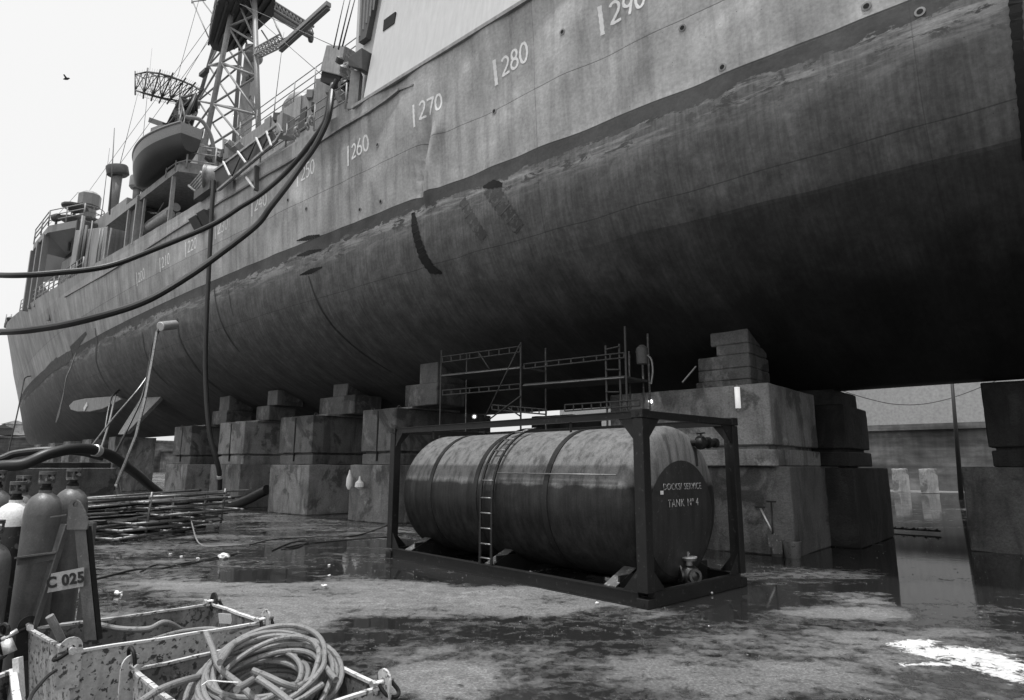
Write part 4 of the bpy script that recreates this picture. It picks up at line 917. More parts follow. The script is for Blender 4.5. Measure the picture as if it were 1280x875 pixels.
    rr = ramp(nt, ww, [(.40, .8), (.60, .30), (.70, .12), (.76, .05)]); rr = mix(nt, sf, rr, .8); L(nt, rr, b.inputs['Roughness'])
    b.inputs['Specular IOR Level'].default_value = .5
    hb = math_(nt, 'ADD', n2, math_(nt, 'MULTIPLY', n3, .6)); calm = ramp(nt, ww, [(.62, 1), (.72, 0)]); h = math_(nt, 'MULTIPLY', hb, calm)
    h = math_(nt, 'ADD', h, math_(nt, 'MULTIPLY', tex(nt, pos, 4, 3, .5), .03)); bump(nt, b, h, .6, .03)
    me.materials.append(m); o = bpy.data.objects.new('dock_floor', me); COL.objects.link(o); o['kind'] = 'structure'
ground()

# ================================================================== DOCK WALLS AND FAR THINGS
def wallm():
    m, nt, b = nodes('dock_wall_concrete'); pos = N(nt, 'ShaderNodeTexCoord').outputs['Object']
    c = ramp(nt, tex(nt, pos, .25, 9, .65, .2, stretch=(1, 1, 2.2)), [(.32, .06), (.5, .13), (.68, .26)])
    c = mix(nt, .8, c, ramp(nt, tex(nt, pos, .5, 6, .6, stretch=(.12, .12, 3.2)), [(.35, .5), (.6, 1.15)]), 'MULTIPLY')
    c = mix(nt, .6, c, ramp(nt, tex(nt, pos, 1.0, 6, .6, stretch=(1.5, 1.5, .12)), [(.35, .55), (.6, 1.1)]), 'MULTIPLY')
    L(nt, c, b.inputs['Base Color']); b.inputs['Roughness'].default_value = .9; return m
WM = wallm()
def dwall(x0, x1, T, h, th, label, bands=True):
    t = thing('dock_wall', label, 'wall', W((x0 + x1) / 2, T, 0)); lab = 'wall_face'
    mb = MB(); mb.hexa(sc8(x0, x1, T - th, T, 0, h)); mb.build('wall_face', WM, t)
    mb = MB(); mb.hexa(sc8(x0, x1, T - th - .2, T + .25, h + .003, h + .45)); mb.build('coping', WM, t)
    if False:
        mb = MB(); mb.hexa(sc8(x0, x1, T + .003, T + .25, h * .30, h * .33)); mb.build('ledge', WM, t)
        mb = MB(); mb.hexa(sc8(x0, x1, T + .003, T + .2, h * .68, h * .71)); mb.build('ledge', WM, t)
    return t
dwall(-60, 170, -40, 4.5, 6, 'long stained dock wall seen beyond the gap under the keel')
# wall across the head of the dock, beyond the bow
t = thing('dock_wall', 'low dark dock wall at the left beyond the bow', 'wall', W(-60, 0, 0)); mb = MB(); mb.hexa(sc8(-66, -60.003, -46, 90, 0, 6.6)); mb.build('wall_face', WM, t); mb = MB(); mb.hexa(sc8(-66.3, -59.8, -46, 90, 6.603, 7.0)); mb.build('coping', WM, t)
random.seed(21)
for px, w_, h_, lab in ((4, 4, 1.2, 'low dark shed on the dock wall left of the bow'), (20, 5, 2.0, 'pale shed on the dock wall beside the bow')):
    p = at(px, 530, 118); mb = MB(); mb.box(p.x - w_ / 2, p.x + w_ / 2, p.y, p.y + 5, 6.9, 6.9 + h_); mb.prism([V((p.x - w_ / 2 - .2, p.y - .2, 6.9 + h_)), V((p.x + w_ / 2 + .2, p.y - .2, 6.9 + h_)), V((p.x, p.y - .2, 6.9 + h_ + .7))], (0, 5.4, 0))
    o = mb.build('dock_shed', M['navy_dark'] if w_ == 4 else M['conc_far']); recenter(o, (p.x, p.y, 6.9)); tag(o, lab, 'shed')
mb = MB(); mb.hexa(sc8(40, 150, -70, -56, 0, 26)); M['shed'] = worn('pale_backdrop_face', .36, .06, .8, scale=.3, bumps=.05)  # added plain block, only there to cover bright sky behind the gap
o = mb.build('gap_backdrop', M['shed']); recenter(o, W(95, -63, 0)); tag(o, 'plain pale building added above the dock wall to hide the bright sky in the gap', 'backdrop')
for k, (px, py, wpx, lab) in enumerate(((1132, 615, 22, 'pale far block left of the tall pole base beyond the gap'), (1168, 617, 24, 'brightest far block just left of the thin pole'), (1108, 612, 14, 'dark far block at the left edge of the bright gap'), (1206, 612, 18, 'far block hidden partly by the right edge block'))):
    p = atz(px, py, 0); s = wpx * p.y / FPX * .75; mb = MB(); hh = 1.60
    c = p; a = .35; X_, Y_ = V((math.cos(a), math.sin(a), 0)) * s / 2, V((-math.sin(a), math.cos(a), 0)) * s * .3
    block_mesh(mb, [c - X_, c + X_, c + X_ + Y_ * 2, c - X_ + Y_ * 2] + [q + V((0, 0, hh)) for q in (c - X_, c + X_, c + X_ + Y_ * 2, c - X_ + Y_ * 2)], cuts=3, amp=.03, seed=k)
    o = mb.build('concrete_block', M['conc_far'] if k != 2 else CONC[3]); recenter(o, c); tag(o, lab, 'block', 'far blocks beyond the gap')
p = at(1199, 600, 36); p2 = at(1187, 440, 36); mb = MB(); mb.tube([V((p.x, p.y, 0)), p2], [.13, .07], 8); o = mb.build('pole', M['black_paint']); recenter(o, (p.x, p.y, 0)); tag(o, 'thin dark pole leaning in the bright gap at the right', 'pole')
hose('overhead_cable', [at(1000, 470, 50), at(1080, 497, 50), at(1130, 506, 50), at(1180, 500, 50), at(1240, 478, 50), at(1320, 440, 50)], .035, 'thin cable sagging across the bright gap at the right', 'antenna', 5, 8, 'cable')
mb = MB()
a, b = atz(1112, 660, .08), atz(1176, 664, .08)
for k in range(9): mb.tube([a.lerp(b, k / 9), a.lerp(b, (k + .6) / 9) + V((0, .12 * (k % 2), .04))], .03, 6)
mb.tube([a, b], .025, 6)
o = mb.build('chain', M['black_paint']); recenter(o, a); tag(o, 'dark chain lying on the wet floor across the bright gap', 'chain')

# ================================================================== TANK CONTAINER
TA = V((1.6839, 8.2606, 0)); AN = .7396
SD = V((math.cos(AN), math.sin(AN), 0)); LD = V((-math.sin(AN), math.cos(AN), 0)); TL, TW, TH = 6.058, 2.438, 2.475
def TP(l, s, z): return TA + LD * l + SD * s + V((0, 0, z))   # l along the tank, s across it
tank = thing('tank_container', 'large dark horizontal tank inside an open steel frame on the wet floor', 'tank', TP(TL / 2, TW / 2, 0))
def tb(l0, l1, s0, s1, z0, z1): return [TP(l0, s0, z0), TP(l1, s0, z0), TP(l1, s1, z0), TP(l0, s1, z0), TP(l0, s0, z1), TP(l1, s0, z1), TP(l1, s1, z1), TP(l0, s1, z1)]
for l in (0, TL):
    for s in (0, TW):
        mb = MB(); l0 = 0 if l == 0 else TL - .16; s0 = 0 if s == 0 else TW - .15; mb.hexa(tb(l0, l0 + .16, s0, s0 + .15, .185, TH - .125)); mb.build('corner_post', M['steel_dark'], tank, bevel=.008)
        for z0 in (0, TH - .118):
            mb = MB(); mb.hexa(tb(l0 - .006, l0 + .178, s0 - .006, s0 + .162, z0, z0 + .118)); o = mb.build('corner_casting', M['steel_dark'], tank, bevel=.01)
            mb = MB(); c = TP(l0 + .08, s0 - .007 if s == 0 else s0 + .163, z0 + .06); mb.lathe([(.032, -.004), (.032, .004)], c, SD, 12); mb.build('casting_hole', M['void'], o)
for s in (0, TW):
    s0 = 0.006 if s == 0 else TW - .12
    for z0, h_ in ((.0, .185), (TH - .12, .10)):
        mb = MB(); mb.hexa(tb(.17, TL - .17, s0 + .02, s0 + .03, z0 + .012, z0 + h_ - .012))
        mb.hexa(tb(.17, TL - .17, s0, s0 + .11, z0, z0 + .012)); mb.hexa(tb(.17, TL - .17, s0, s0 + .11, z0 + h_ - .012, z0 + h_)); mb.build('side_rail', M['steel_dark'], tank)
for l in (0, TL):
    l0 = .006 if l == 0 else TL - .12
    for z0, h_ in ((.0, .185), (TH - .12, .10)):
        mb = MB(); mb.hexa(tb(l0, l0 + .11, .15, TW - .15, z0 + .001, z0 + h_)); mb.build('end_rail', M['steel_dark'], tank, bevel=.006)
for l in (0, TL):   # gussets
    for s in (0, TW):
        sg = 1 if l == 0 else -1; ss = 1 if s == 0 else -1; lb_ = l + sg * .16; sb = s + ss * .02
        for zz, dz in ((TH - .12, -.28), (.186, .28)):
            mb = MB(); mb.prism([TP(lb_, sb, zz), TP(lb_ + sg * .24, sb, zz), TP(lb_, sb, zz + dz)], SD * ss * .012); mb.build('gusset', M['steel_dark'], tank)
            mb = MB(); mb.prism([TP(l + sg * .03, s + ss * .15, zz), TP(l + sg * .03, s + ss * .42, zz), TP(l + sg * .03, s + ss * .15, zz + dz)], LD * sg * .012); mb.build('gusset', M['steel_dark'], tank)
RT = 1.10; ZC = 1.22; l0, l1 = .38, TL - .30
def tank_material():
    m, nt, b = nodes('tank_paint'); pos = N(nt, 'ShaderNodeTexCoord').outputs['Object']; sep = N(nt, 'ShaderNodeSeparateXYZ'); L(nt, pos, sep.inputs[0])
    n2 = tex(nt, pos, 3, 8, .65, .3); st = tex(nt, pos, 3.5, 6, .65, stretch=(2.5, 2.5, .12))
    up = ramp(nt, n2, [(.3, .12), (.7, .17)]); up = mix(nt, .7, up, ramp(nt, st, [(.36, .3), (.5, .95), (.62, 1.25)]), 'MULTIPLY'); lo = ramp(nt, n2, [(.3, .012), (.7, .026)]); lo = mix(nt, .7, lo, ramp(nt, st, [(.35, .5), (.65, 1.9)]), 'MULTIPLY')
    # shade line: below the mid height the shell's unlit half is painted dark
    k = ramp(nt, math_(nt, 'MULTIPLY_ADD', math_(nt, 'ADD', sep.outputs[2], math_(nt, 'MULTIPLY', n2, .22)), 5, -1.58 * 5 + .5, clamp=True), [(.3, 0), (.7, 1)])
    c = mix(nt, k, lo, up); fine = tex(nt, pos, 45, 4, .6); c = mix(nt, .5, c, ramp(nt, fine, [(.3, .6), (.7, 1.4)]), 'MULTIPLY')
    L(nt, c, b.inputs['Base Color']); b.inputs['Roughness'].default_value = .6; b.inputs['Specular IOR Level'].default_value = .22; bump(nt, b, fine, .15, .01); return m
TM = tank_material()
mb = MB(); prof = [(.001, -.17), (.45, -.155), (.80, -.115), (.98, -.06), (1.06, .0), (RT, .09), (RT, .14)]
ln = l1 - l0
prof = prof + [(RT, ln * k / 12) for k in range(1, 12)] + [(RT, ln - .14), (RT, ln - .09), (1.06, ln), (.98, ln + .06), (.80, ln + .115), (.45, ln + .155), (.001, ln + .17)]
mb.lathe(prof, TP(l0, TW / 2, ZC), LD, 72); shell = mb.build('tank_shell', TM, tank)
# dark raised bands standing in for the frame's shadow arcs on the shell
for l in (1.9, 3.55, 4.85):
    mb = MB(); mb.lathe([(RT + .001, -.055), (RT + .014, -.05), (RT + .014, .05), (RT + .001, .055)], TP(l, TW / 2, ZC), LD, 72); mb.build('shadow_band', M['steel_dark'], shell)
# shade of the end painted as a dark disc, with the stencilled words
ec = TP(l0 - .175, TW / 2, ZC - .22)
def dish(r):  # depth of the dished end at radius r from the tank axis
    pr_ = [(.001, -.17), (.45, -.155), (.80, -.115), (.98, -.06), (1.06, .0)]
    return float(np.interp(r, [a for a, _ in pr_], [b for _, b in pr_]))
mb = MB(); nr, na = 10, 48; vs = []; DR, DZ = .80, -.20
for i in range(nr + 1):
    for j in range(na):
        a = 2 * PI * j / na; s = DR * i / nr * math.cos(a); z = DZ + DR * i / nr * math.sin(a); rr = math.hypot(s, z); vs.append(TP(l0 + dish(rr) - .006, TW / 2 + s, ZC + z))
fs = [(i * na + j, i * na + (j + 1) % na, (i + 1) * na + (j + 1) % na, (i + 1) * na + j) for i in range(nr) for j in range(na)]
mb.add(vs, fs, True); M['disc'] = worn('dark_end_shade', .028, .4, .5, scale=3, streak=.8, chips=.07, chip_scale=16, chip_lo=.64); mb.build('end_shade', M['disc'], shell)
M['stencil'] = worn('worn_white_stencil', .40, .2, .7, scale=14, chips=.04, chip_scale=30, chip_lo=.58, bumps=0)
RIGHT = SD; UP = V((0, 0, 1)); nrm = RIGHT.cross(UP)   # points out of the end, towards the viewer
for wd_, off_ in (('DOCKS', -.30), ('/', -.075), ('SERVICE', .225)): place_text('lettering', wd_, .128, TP(l0 - .183, TW / 2 - .02 + off_, ZC + .235), RIGHT, UP, M['stencil'], tank, .90, -.001)
for wd_, off_ in (('TANK', -.19), ('Nº', .17), ('4', .34)): place_text('lettering', wd_, .15, TP(l0 - .183, TW / 2 - .04 + off_, ZC + .01), RIGHT, UP, M['stencil'], tank, .95, -.001)
mb = MB(); mb.hexa(tb(l0 - .187, l0 - .184, TW / 2 - .60, TW / 2 - .53, ZC + .14, ZC + .19)); mb.build('paint_spot', M['white_paint'], tank)
# ladder hugging the shell
def shellp(th, l, off=.07): r = RT + off; return TP(l, TW / 2 - r * math.sin(th), ZC + r * math.cos(th))
mb = MB(); LA, LB_ = 3.02, 3.30
for l in (LA, LB_):
    P = [shellp(th, l) for th in np.linspace(math.radians(2), math.radians(90), 14)] + [TP(l, TW / 2 - RT - .07, .19)]
    for a, b in zip(P, P[1:]): mb.bar(a, b, .022, .05, up=LD)
lad = mb.build('ladder', M['steel_dark'], tank); mb = MB()
for th in np.linspace(math.radians(8), math.radians(90), 7): mb.tube([shellp(th, LA), shellp(th, LB_)], .013, 6)
for z in (.98, .74, .50, .28): mb.tube([TP(LA, TW / 2 - RT - .07, z), TP(LB_, TW / 2 - RT - .07, z)], .013, 6)
mb.build('rung', M['steel'], lad)
mb = MB(); mb.tube([TP(3.0, TW / 2 - RT * .985 , ZC + .40), TP(.55, TW / 2 - RT * .985, ZC + .40)], .010, 6); mb.build('hand_line', M['steel'], tank)
# saddles: slanting plates from the rails up to the shell
for l in (.55, 3.0, 5.3):
    for sgn in (1, -1):
        s_e = TW / 2 - sgn * (TW / 2 - .06); s_i = TW / 2 - sgn * .62
        mb = MB(); a = TP(l, s_e, .186); b = TP(l + .0, s_i, .42); mb.prism([a, a + LD * .20, b + LD * .20 + LD * .0, b], V((0, 0, .012))); mb.build('saddle_plate', M['steel_rust'] , tank)
    mb = MB(); mb.hexa(tb(l, l + .03, .15, TW - .15, .02, .32)); mb.build('saddle_web', M['steel_dark'], tank)
for l in (1.3, 4.7):
    mb = MB(); mb.bar(TP(l, .06, TH - .12), TP(l, .06, TH - .26), .05, .03); mb.build('rail_clip', M['steel_dark'], tank)
# outlet valve high on the end
c = TP(l0 - .10, TW / 2 + .42, ZC + .86); mb = MB(); ax = (SD * .9 - LD * .25).normalized()
mb.lathe([(.05, -.05), (.10, -.04), (.10, .02), (.055, .03), (.05, .10), (.085, .11), (.085, .15), (.04, .16), (.04, .24), (.07, .25), (.07, .30), (.03, .31)], c - LD * .12, ax, 14)
mb.tube([c - LD * .12, c + LD * .06], .05, 10); mb.ball(c - LD * .12, .085); mb.tube([c - LD * .12, c - LD * .12 + V((0, 0, .14))], .015, 6); mb.torus(c - LD * .12 + V((0, 0, .14)), (0, 0, 1), .06, .01, 16, 6)
mb.build('top_valve', M['steel_dark'], tank)
mb = MB(); mb.prism([TP(l0 + dish(.85) - .012, TW / 2 + .38, ZC + .80), TP(l0 + dish(.85) - .012, TW / 2 + .46, ZC + .78), TP(l0 + dish(.62) - .012, TW / 2 + .43, ZC + .52), TP(l0 + dish(.62) - .012, TW / 2 + .38, ZC + .52)], -LD * .004); mb.build('drip_stain', M['black_paint'], tank)
# ================================================================== VALVE ASSEMBLY on the floor before the tank
c = atz(862, 742, 0); vt = thing('pump_valve', 'brass flanged valve standing in spilled fittings at the tank end', 'valve', c)
k = .92
mb = MB(); mb.lathe([(.15, 0), (.17, .02), (.17, .07), (.09, .08), (.085, .14), (.13, .18), (.15, .26), (.13, .34), (.07, .38), (.06, .44), (.12, .445), (.12, .475), (.05, .48)], c, n=20); mb.build('valve_body', M['brass'], vt)
d1 = (V((.35, -1, 0))).normalized()
for d_, r in ((d1, .10), (V((-1, -.35, 0)).normalized(), .09)):
    mb = MB(); mb.lathe([(.06, 0), (.06, .12), (r, .125), (r, .165), (r * .62, .166), (r * .55, .10)], c + V((0, 0, .25)), d_, 18); fl = mb.build('side_flange', M['brass'], vt)
    mb = MB(); mb.lathe([(r * .55, .12), (.001, .121)], c + V((0, 0, .25)), d_, 14); mb.build('bore', M['void'], fl)
mb = MB(); mb.lathe([(.125, .478), (.125, .495), (.001, .496)], c, n=20); mb.build('cap', M['bright_steel'], vt)
mb = MB(); mb.tube([c + V((0, 0, .495)), c + V((0, 0, .56))], .02, 8); mb.torus(c + V((-.14, -.05, .34)), (1, .3, .1), .05, .012, 16, 6); mb.build('handwheel', M['steel'], vt)
random.seed(31)
for i in range(9):
    p = c + V((random.uniform(-.05, .30), random.uniform(-.16, -.02), .03)); mb = MB(); s = random.uniform(.012, .024)
    mb.lathe([(s, -s), (s * 1.2, -s * .4), (s * 1.2, s * .4), (s * .7, s)], p, V((random.random() - .5, random.random() - .5, random.random() * .6)), 8)
    o = mb.build('pipe_fitting', M['bright_steel'] if i % 2 else M['steel_rust']); recenter(o, p); tag(o, 'small loose pipe fitting on the wet floor at the foot of the brass valve', 'fitting', 'loose fittings by the valve')

# ================================================================== BUCKETS AND SHOVELS against the block
def bucket(px, py, r, h, mat, label, Yd=None):
    c = atz(px, py, 0); t = thing('bucket', label, 'bucket', c)
    mb = MB(); mb.lathe([(r * .8, 0), (r * .82, .01), (r, h), (r * 1.04, h), (r * 1.04, h + .015), (r * .95, h + .015), (r * .78, .03), (.001, .03)], c, n=20); mb.build('pail', M[mat], t)
    mb = MB(); P = [c + V((r * math.cos(a), -r * .3 * math.sin(a), h - r * .75 * math.sin(a))) for a in np.linspace(0, PI, 10)]; mb.tube(P, .008, 5); mb.build('handle', M['steel'], t)
bucket(991, 697, .17, .30, 'steel', 'pale bucket by the corner of the big block right of the tank'); bucket(973, 695, .15, .30, 'navy_dark', 'dark bucket beside the pale one at the big block')
for (a, b, lab, mt_) in (((950, 634), (971, 676), 'pale handled scraper leaning in the dark bucket', 'bright_steel'), ((964, 627), (966, 668), 'dark handled shovel upright against the big block', 'black_paint')):
    A, B = at(*a, 12.95), at(*b, 12.65); t = thing('scraper' if mt_ == 'bright_steel' else 'shovel', lab, 'tool', B); mb = MB(); mb.tube([B, A], .018, 6); mb.build('handle', M[mt_], t)
    mb = MB(); mb.bar(A - V((.09, 0, 0)), A + V((.09, 0, 0)), .05, .035); mb.build('grip' if mt_ != 'bright_steel' else 'blade', M['steel_dark'], t)
    mb = MB(); q = B; mb.add([q + V((-.1, 0, 0)), q + V((.1, 0, 0)), q + V((.09, .02, -.24)), q + V((-.09, .02, -.24)), q + V((-.1, -.015, 0)), q + V((.1, -.015, 0)), q + V((.09, .005, -.24)), q + V((-.09, .005, -.24))], [(0, 1, 2, 3), (7, 6, 5, 4), (0, 4, 5, 1), (1, 5, 6, 2), (2, 6, 7, 3), (3, 7, 4, 0)]); mb.build('head', M['steel_rust'], t)
# white bags on block D
for px, py, l, lab in ((437, 592, .50, 'long white cloth bag hanging on the corner of the block, the left one'), (449.5, 600, .28, 'short round white bag hanging right of the long bag')):
    p = ats(px, py, 4.95); mb = MB(); mb.tube([p + V((0, 0, .12)), p, p - V((0, 0, l * .3)), p - V((0, 0, l * .75)), p - V((0, 0, l))], [.015, .04, .09 if l > .4 else .13, .10 if l > .4 else .14, .03], 10)
    o = mb.build('cloth_bag', M['cloth']); recenter(o, p); tag(o, lab, 'bag')
# work lamps
def worklamp(P, r, label, tube=False, d=V((0, -1, 0))):
    t = thing('work_lamp', label, 'lamp', P)
    if tube:
        mb = MB(); mb.tube([P + V((0, 0, -.22)), P + V((0, 0, .22))], r, 10); mb.build('glowing_tube', M['tube'], t); mb = MB(); mb.bar(P + V((0, .05, -.27)), P + V((0, .05, .27)), .10, .04); mb.build('fixture', M['steel'], t)
    else:
        mb = MB(); mb.ball(P, r); mb.build('bulb', M['lamp'], t); mb = MB(); mb.lathe([(r * .7, .0), (r * 1.7, r * 1.1), (r * 1.9, r * 1.2)], P + V((0, r * .8, 0)), V((0, -1, .2)), 14); mb.build('reflector', M['steel'], t)
m_, nt_, b_ = nodes('tube_glow'); b_.inputs['Base Color'].default_value = g(.8); b_.inputs['Emission Color'].default_value = g(1); b_.inputs['Emission Strength'].default_value = .35; M['tube'] = m_
worklamp(ats(813, 502, 4.12), .05, 'small glowing work lamp at the left end of the big upper block'); worklamp(ats(593, 521, 5.6), .035, 'small glowing lamp low beside the scaffold'); worklamp(ats(922, 497, 4.12), .055, 'upright pale tube lamp on the face of the big upper block', True)

M['scaf'] = worn('dull_scaffold_steel', .045, .3, .7, metal=0, scale=5)
# ================================================================== SCAFFOLD under the turn of the bilge
sc = thing('scaffold', 'tube scaffold with planked platforms under the turn of the bilge behind the tank', 'scaffold', ats(600, 600, 5.0))
def st(mb, a, b, T, r=.024, T2=None): mb.tube([ats(*a, T), ats(*b, T if T2 is None else T2)], r, 6)
for px, top in ((552, 437), (651, 428), (757, 432), (774, 430), (781, 408)):
    for T in (5.2, 4.2):
        mb = MB(); a = ats(px, top, 5.2) - NT * (5.2 - T); mb.tube([V((a.x, a.y, 0.0)), a], .024, 6); mb.build('upright', M['steel_rust'] if T < 5 else M['scaf'], sc)
def lad_beam(a0, a1, b0, b1, T=5.22):
    mb = MB(); A, B, C_, D_ = ats(*a0, T), ats(*a1, T), ats(*b0, T), ats(*b1, T); mb.tube([A, B], .018, 6); mb.tube([C_, D_], .018, 6)
    for k in range(9): s = k / 8; mb.bar(A.lerp(B, s), C_.lerp(D_, s), .02, .03)
    mb.build('lattice_beam', M['scaf'], sc)
lad_beam((553, 446), (650, 433), (553, 453), (650, 440)); lad_beam((553, 488), (650, 480), (553, 494), (650, 486)); lad_beam((655, 455), (780, 441), (655, 461), (780, 447)); lad_beam((706, 506), (800, 500), (706, 514), (800, 507)); lad_beam((615, 506), (683, 512), (615, 512), (683, 518))
for a, b in (((553, 470), (651, 460)), ((655, 482), (781, 472))):
    mb = MB(); A, B = ats(*a, 5.2), ats(*b, 5.2); mb.prism([A, B, B - NT * 1.0, A - NT * 1.0], V((0, 0, .045))); mb.build('plank', M['timber'], sc); mb = MB(); mb.tube([A + NT * .03, B + NT * .03], .02, 6); mb.build('ledger', M['steel'], sc)
for a, b in (((650, 430), (606, 522)), ((652, 494), (612, 524)), ((598, 440), (612, 462)), ((635, 510), (650, 520)), ((757, 437), (774, 433)), ((757, 462), (774, 462)), ((757, 490), (774, 490))):
    mb = MB(); st(mb, a, b, 5.24, .018); mb.build('brace', M['scaf'], sc)
mb = MB(); P = ats(803, 455, 4.9); mb.lathe([(.12, 0), (.13, .05), (.13, .35), (.05, .42)], P, n=12); o = mb.build('gas_bottle', M['navy_dark']); recenter(o, P); tag(o, 'small dark container on the scaffold end', 'container')
hose('hull_line', [ats(795, 440, 4.9), ats(812, 446, 4.9), ats(816, 462, 4.9), ats(814, 480, 4.9)], .02, 'thin bent cable at the right end of the scaffold', 'steel', 6, 6, 'cable')
hose('hull_line', [ats(853, 478, 4.2), ats(870, 458, 4.0)], .02, 'short straight line left of the tall stepped crib', 'steel', 6, 4, 'cable')

# ================================================================== PILE OF SCAFFOLD PIECES at left
def frame_mesh():
    t = thing('scaffold_section', '', 'scaffold frame', (0, 0, 0), 'scaffold pieces piled on the floor')
    for z in (0, .72): mb = MB(); mb.tube([(0, 0, z), (2.6, 0, z)], .034, 6); mb.build('rail', M['steel'], t)
    mb = MB()
    for x in (.05, .75, 1.85, 2.55): mb = MB(); mb.tube([(x, 0, -.08 if x in (.05, 2.55) else 0), (x, 0, .84 if x in (.05, 2.55) else .72)], .032, 6); mb.build('post', M['steel'], t)
    return t
def on_pile0(d, s, z): return V((c0.x, c0.y, 0)) + V((math.cos(angp), math.sin(angp), 0)) * d + V((-math.sin(angp), math.cos(angp), 0)) * s + V((0, 0, z))
fr = frame_mesh(); c0 = at(168, 671, 15.6); c0.z = .18
dirp = (at(262, 662, 18.0) - at(168, 672, 15.6)); angp = math.atan2(dirp.y, dirp.x)
fr.location = (c0.x, c0.y, .22); fr.rotation_euler = (math.radians(4), 0, angp)
fr.location = tuple(on_pile0(-.15, -.42, .26)); fr['label'] = 'upright scaffold frame leaning in front of the scaffold pile'
def on_pile(d, s, z): return V((c0.x, c0.y, 0)) + V((math.cos(angp), math.sin(angp), 0)) * d + V((-math.sin(angp), math.cos(angp), 0)) * s + V((0, 0, z))
random.seed(77)
names = ['lowest', 'second lowest', 'third', 'middle', 'upper', 'topmost']
for k in range(6):
    a_ = angp + random.uniform(-.12, .12); z = .14 + .14 * k; p = on_pile(random.uniform(-1.8, .3), .15 + random.uniform(0, .3), z)
    clone(fr, p, rot=(PI / 2 + random.uniform(-.05, .05), 0, a_), label='flat scaffold frame, %s of the frames lying in the pile' % names[k])
tubeproto = None
for k in range(46):
    ln_ = random.uniform(2.2, 4.6); a_ = angp + random.gauss(0, .05); z = random.choice([.1, .2, .3, .4, .5, .6, .7, .8, .9, .98]); p = on_pile(random.uniform(-2.6, .6), random.uniform(.05, .8), z)
    mb = MB(); d_ = V((math.cos(a_), math.sin(a_), random.uniform(-.02, .03))); mb.tube([p, p + d_ * ln_], .030, 7)
    if k % 3 == 0: mb.lathe([(.045, -.04), (.05, 0), (.045, .04)], p + d_ * .25, d_, 8); 
    o = mb.build('scaffold_tube', M[random.choice(['steel', 'scaf', 'steel_rust', 'steel_dark', 'steel_dark', 'scaf'])]); recenter(o, p); tag(o, 'loose straight tube lying in the scaffold pile by the wide low block', 'tube', 'tubes in the scaffold pile')
for d, s in ((-1.6, .2), (-1.5, 1.0), (1.6, .2), (1.7, 1.0), (0.2, .6)):
    p = on_pile(d, s, 0); mb = MB(); mb.box(p.x - .12, p.x + .12, p.y - .12, p.y + .12, 0, .12); o = mb.build('timber_chock', M['timber'], bevel=.01); recenter(o, p); tag(o, 'short timber chock under the scaffold pile', 'chock', 'chocks under the scaffold pile')

# ================================================================== CABLES AND RUBBISH ON THE FLOOR
hose('ground_cable', [atz(px, py, .012) for px, py in ((120, 724), (170, 712), (205, 710), (232, 704), (265, 700), (296, 692))], .018, 'black cable on the wet floor in front of the scaffold pile', 'rubber', 6, 10, 'cable')
hose('ground_cable', [atz(px, py, .012) for px, py in ((175, 715), (195, 706), (225, 707), (250, 702), (280, 694))], .012, 'thin loop of cable beside the black cable near the scaffold pile', 'rubber', 6, 10, 'cable')
hose('ground_cable', [atz(px, py, .012) for px, py in ((312, 681), (345, 674), (400, 671), (440, 670), (470, 662), (500, 650))], .014, 'long thin cable running from the floor centre to the tank frame', 'rubber', 6, 10, 'cable')
hose('ground_cable', [atz(px, py, .012) for px, py in ((340, 688), (365, 678), (385, 676), (372, 684), (352, 686), (380, 680), (430, 675), (484, 671))], .013, 'tangled thin cable in the middle of the wet floor', 'rubber', 6, 10, 'cable')
hose('ground_cable', [at(236, 640, 16), at(240, 655, 16.2), atz(250, 680, .02), atz(280, 682, .02), atz(302, 681, .02)], .015, 'thin pale cable hanging off the scaffold pile onto the floor', 'rubber_grey', 6, 10, 'cable')
for px, py, r, lab in ((278, 699, .10, 'crumpled white rag at the end of the black floor cable'), (148, 744, .06, 'white scrap on the floor right of the numbered rack'), (405, 734, .045, 'small white lump alone on the dry floor patch'), (411, 707, .025, 'tiny white crumb left of the bag reflections'), (411, 720, .025, 'tiny white crumb nearer than the other crumb'), (213, 693, .03, 'white crumb near the floor cable, leftmost'), (226, 696, .025, 'white crumb near the floor cable, middle'), (247, 699, .03, 'white crumb near the floor cable, rightmost'), (746, 755, .03, 'pale pebble in front of the tank rail')):
    p = atz(px, py, 0); mb = MB(); r *= .72; mb.ball((0, 0, 0), r, (1.2, 1, .7), 8)
    mb.v = [p + V((0, 0, r * .55)) + v * (1 + 1.1 * noise.noise(v * 30 + V((px, 0, 0)))) for v in mb.v]; o = mb.build('scrap', M['cloth']); recenter(o, p); tag(o, lab, 'litter')
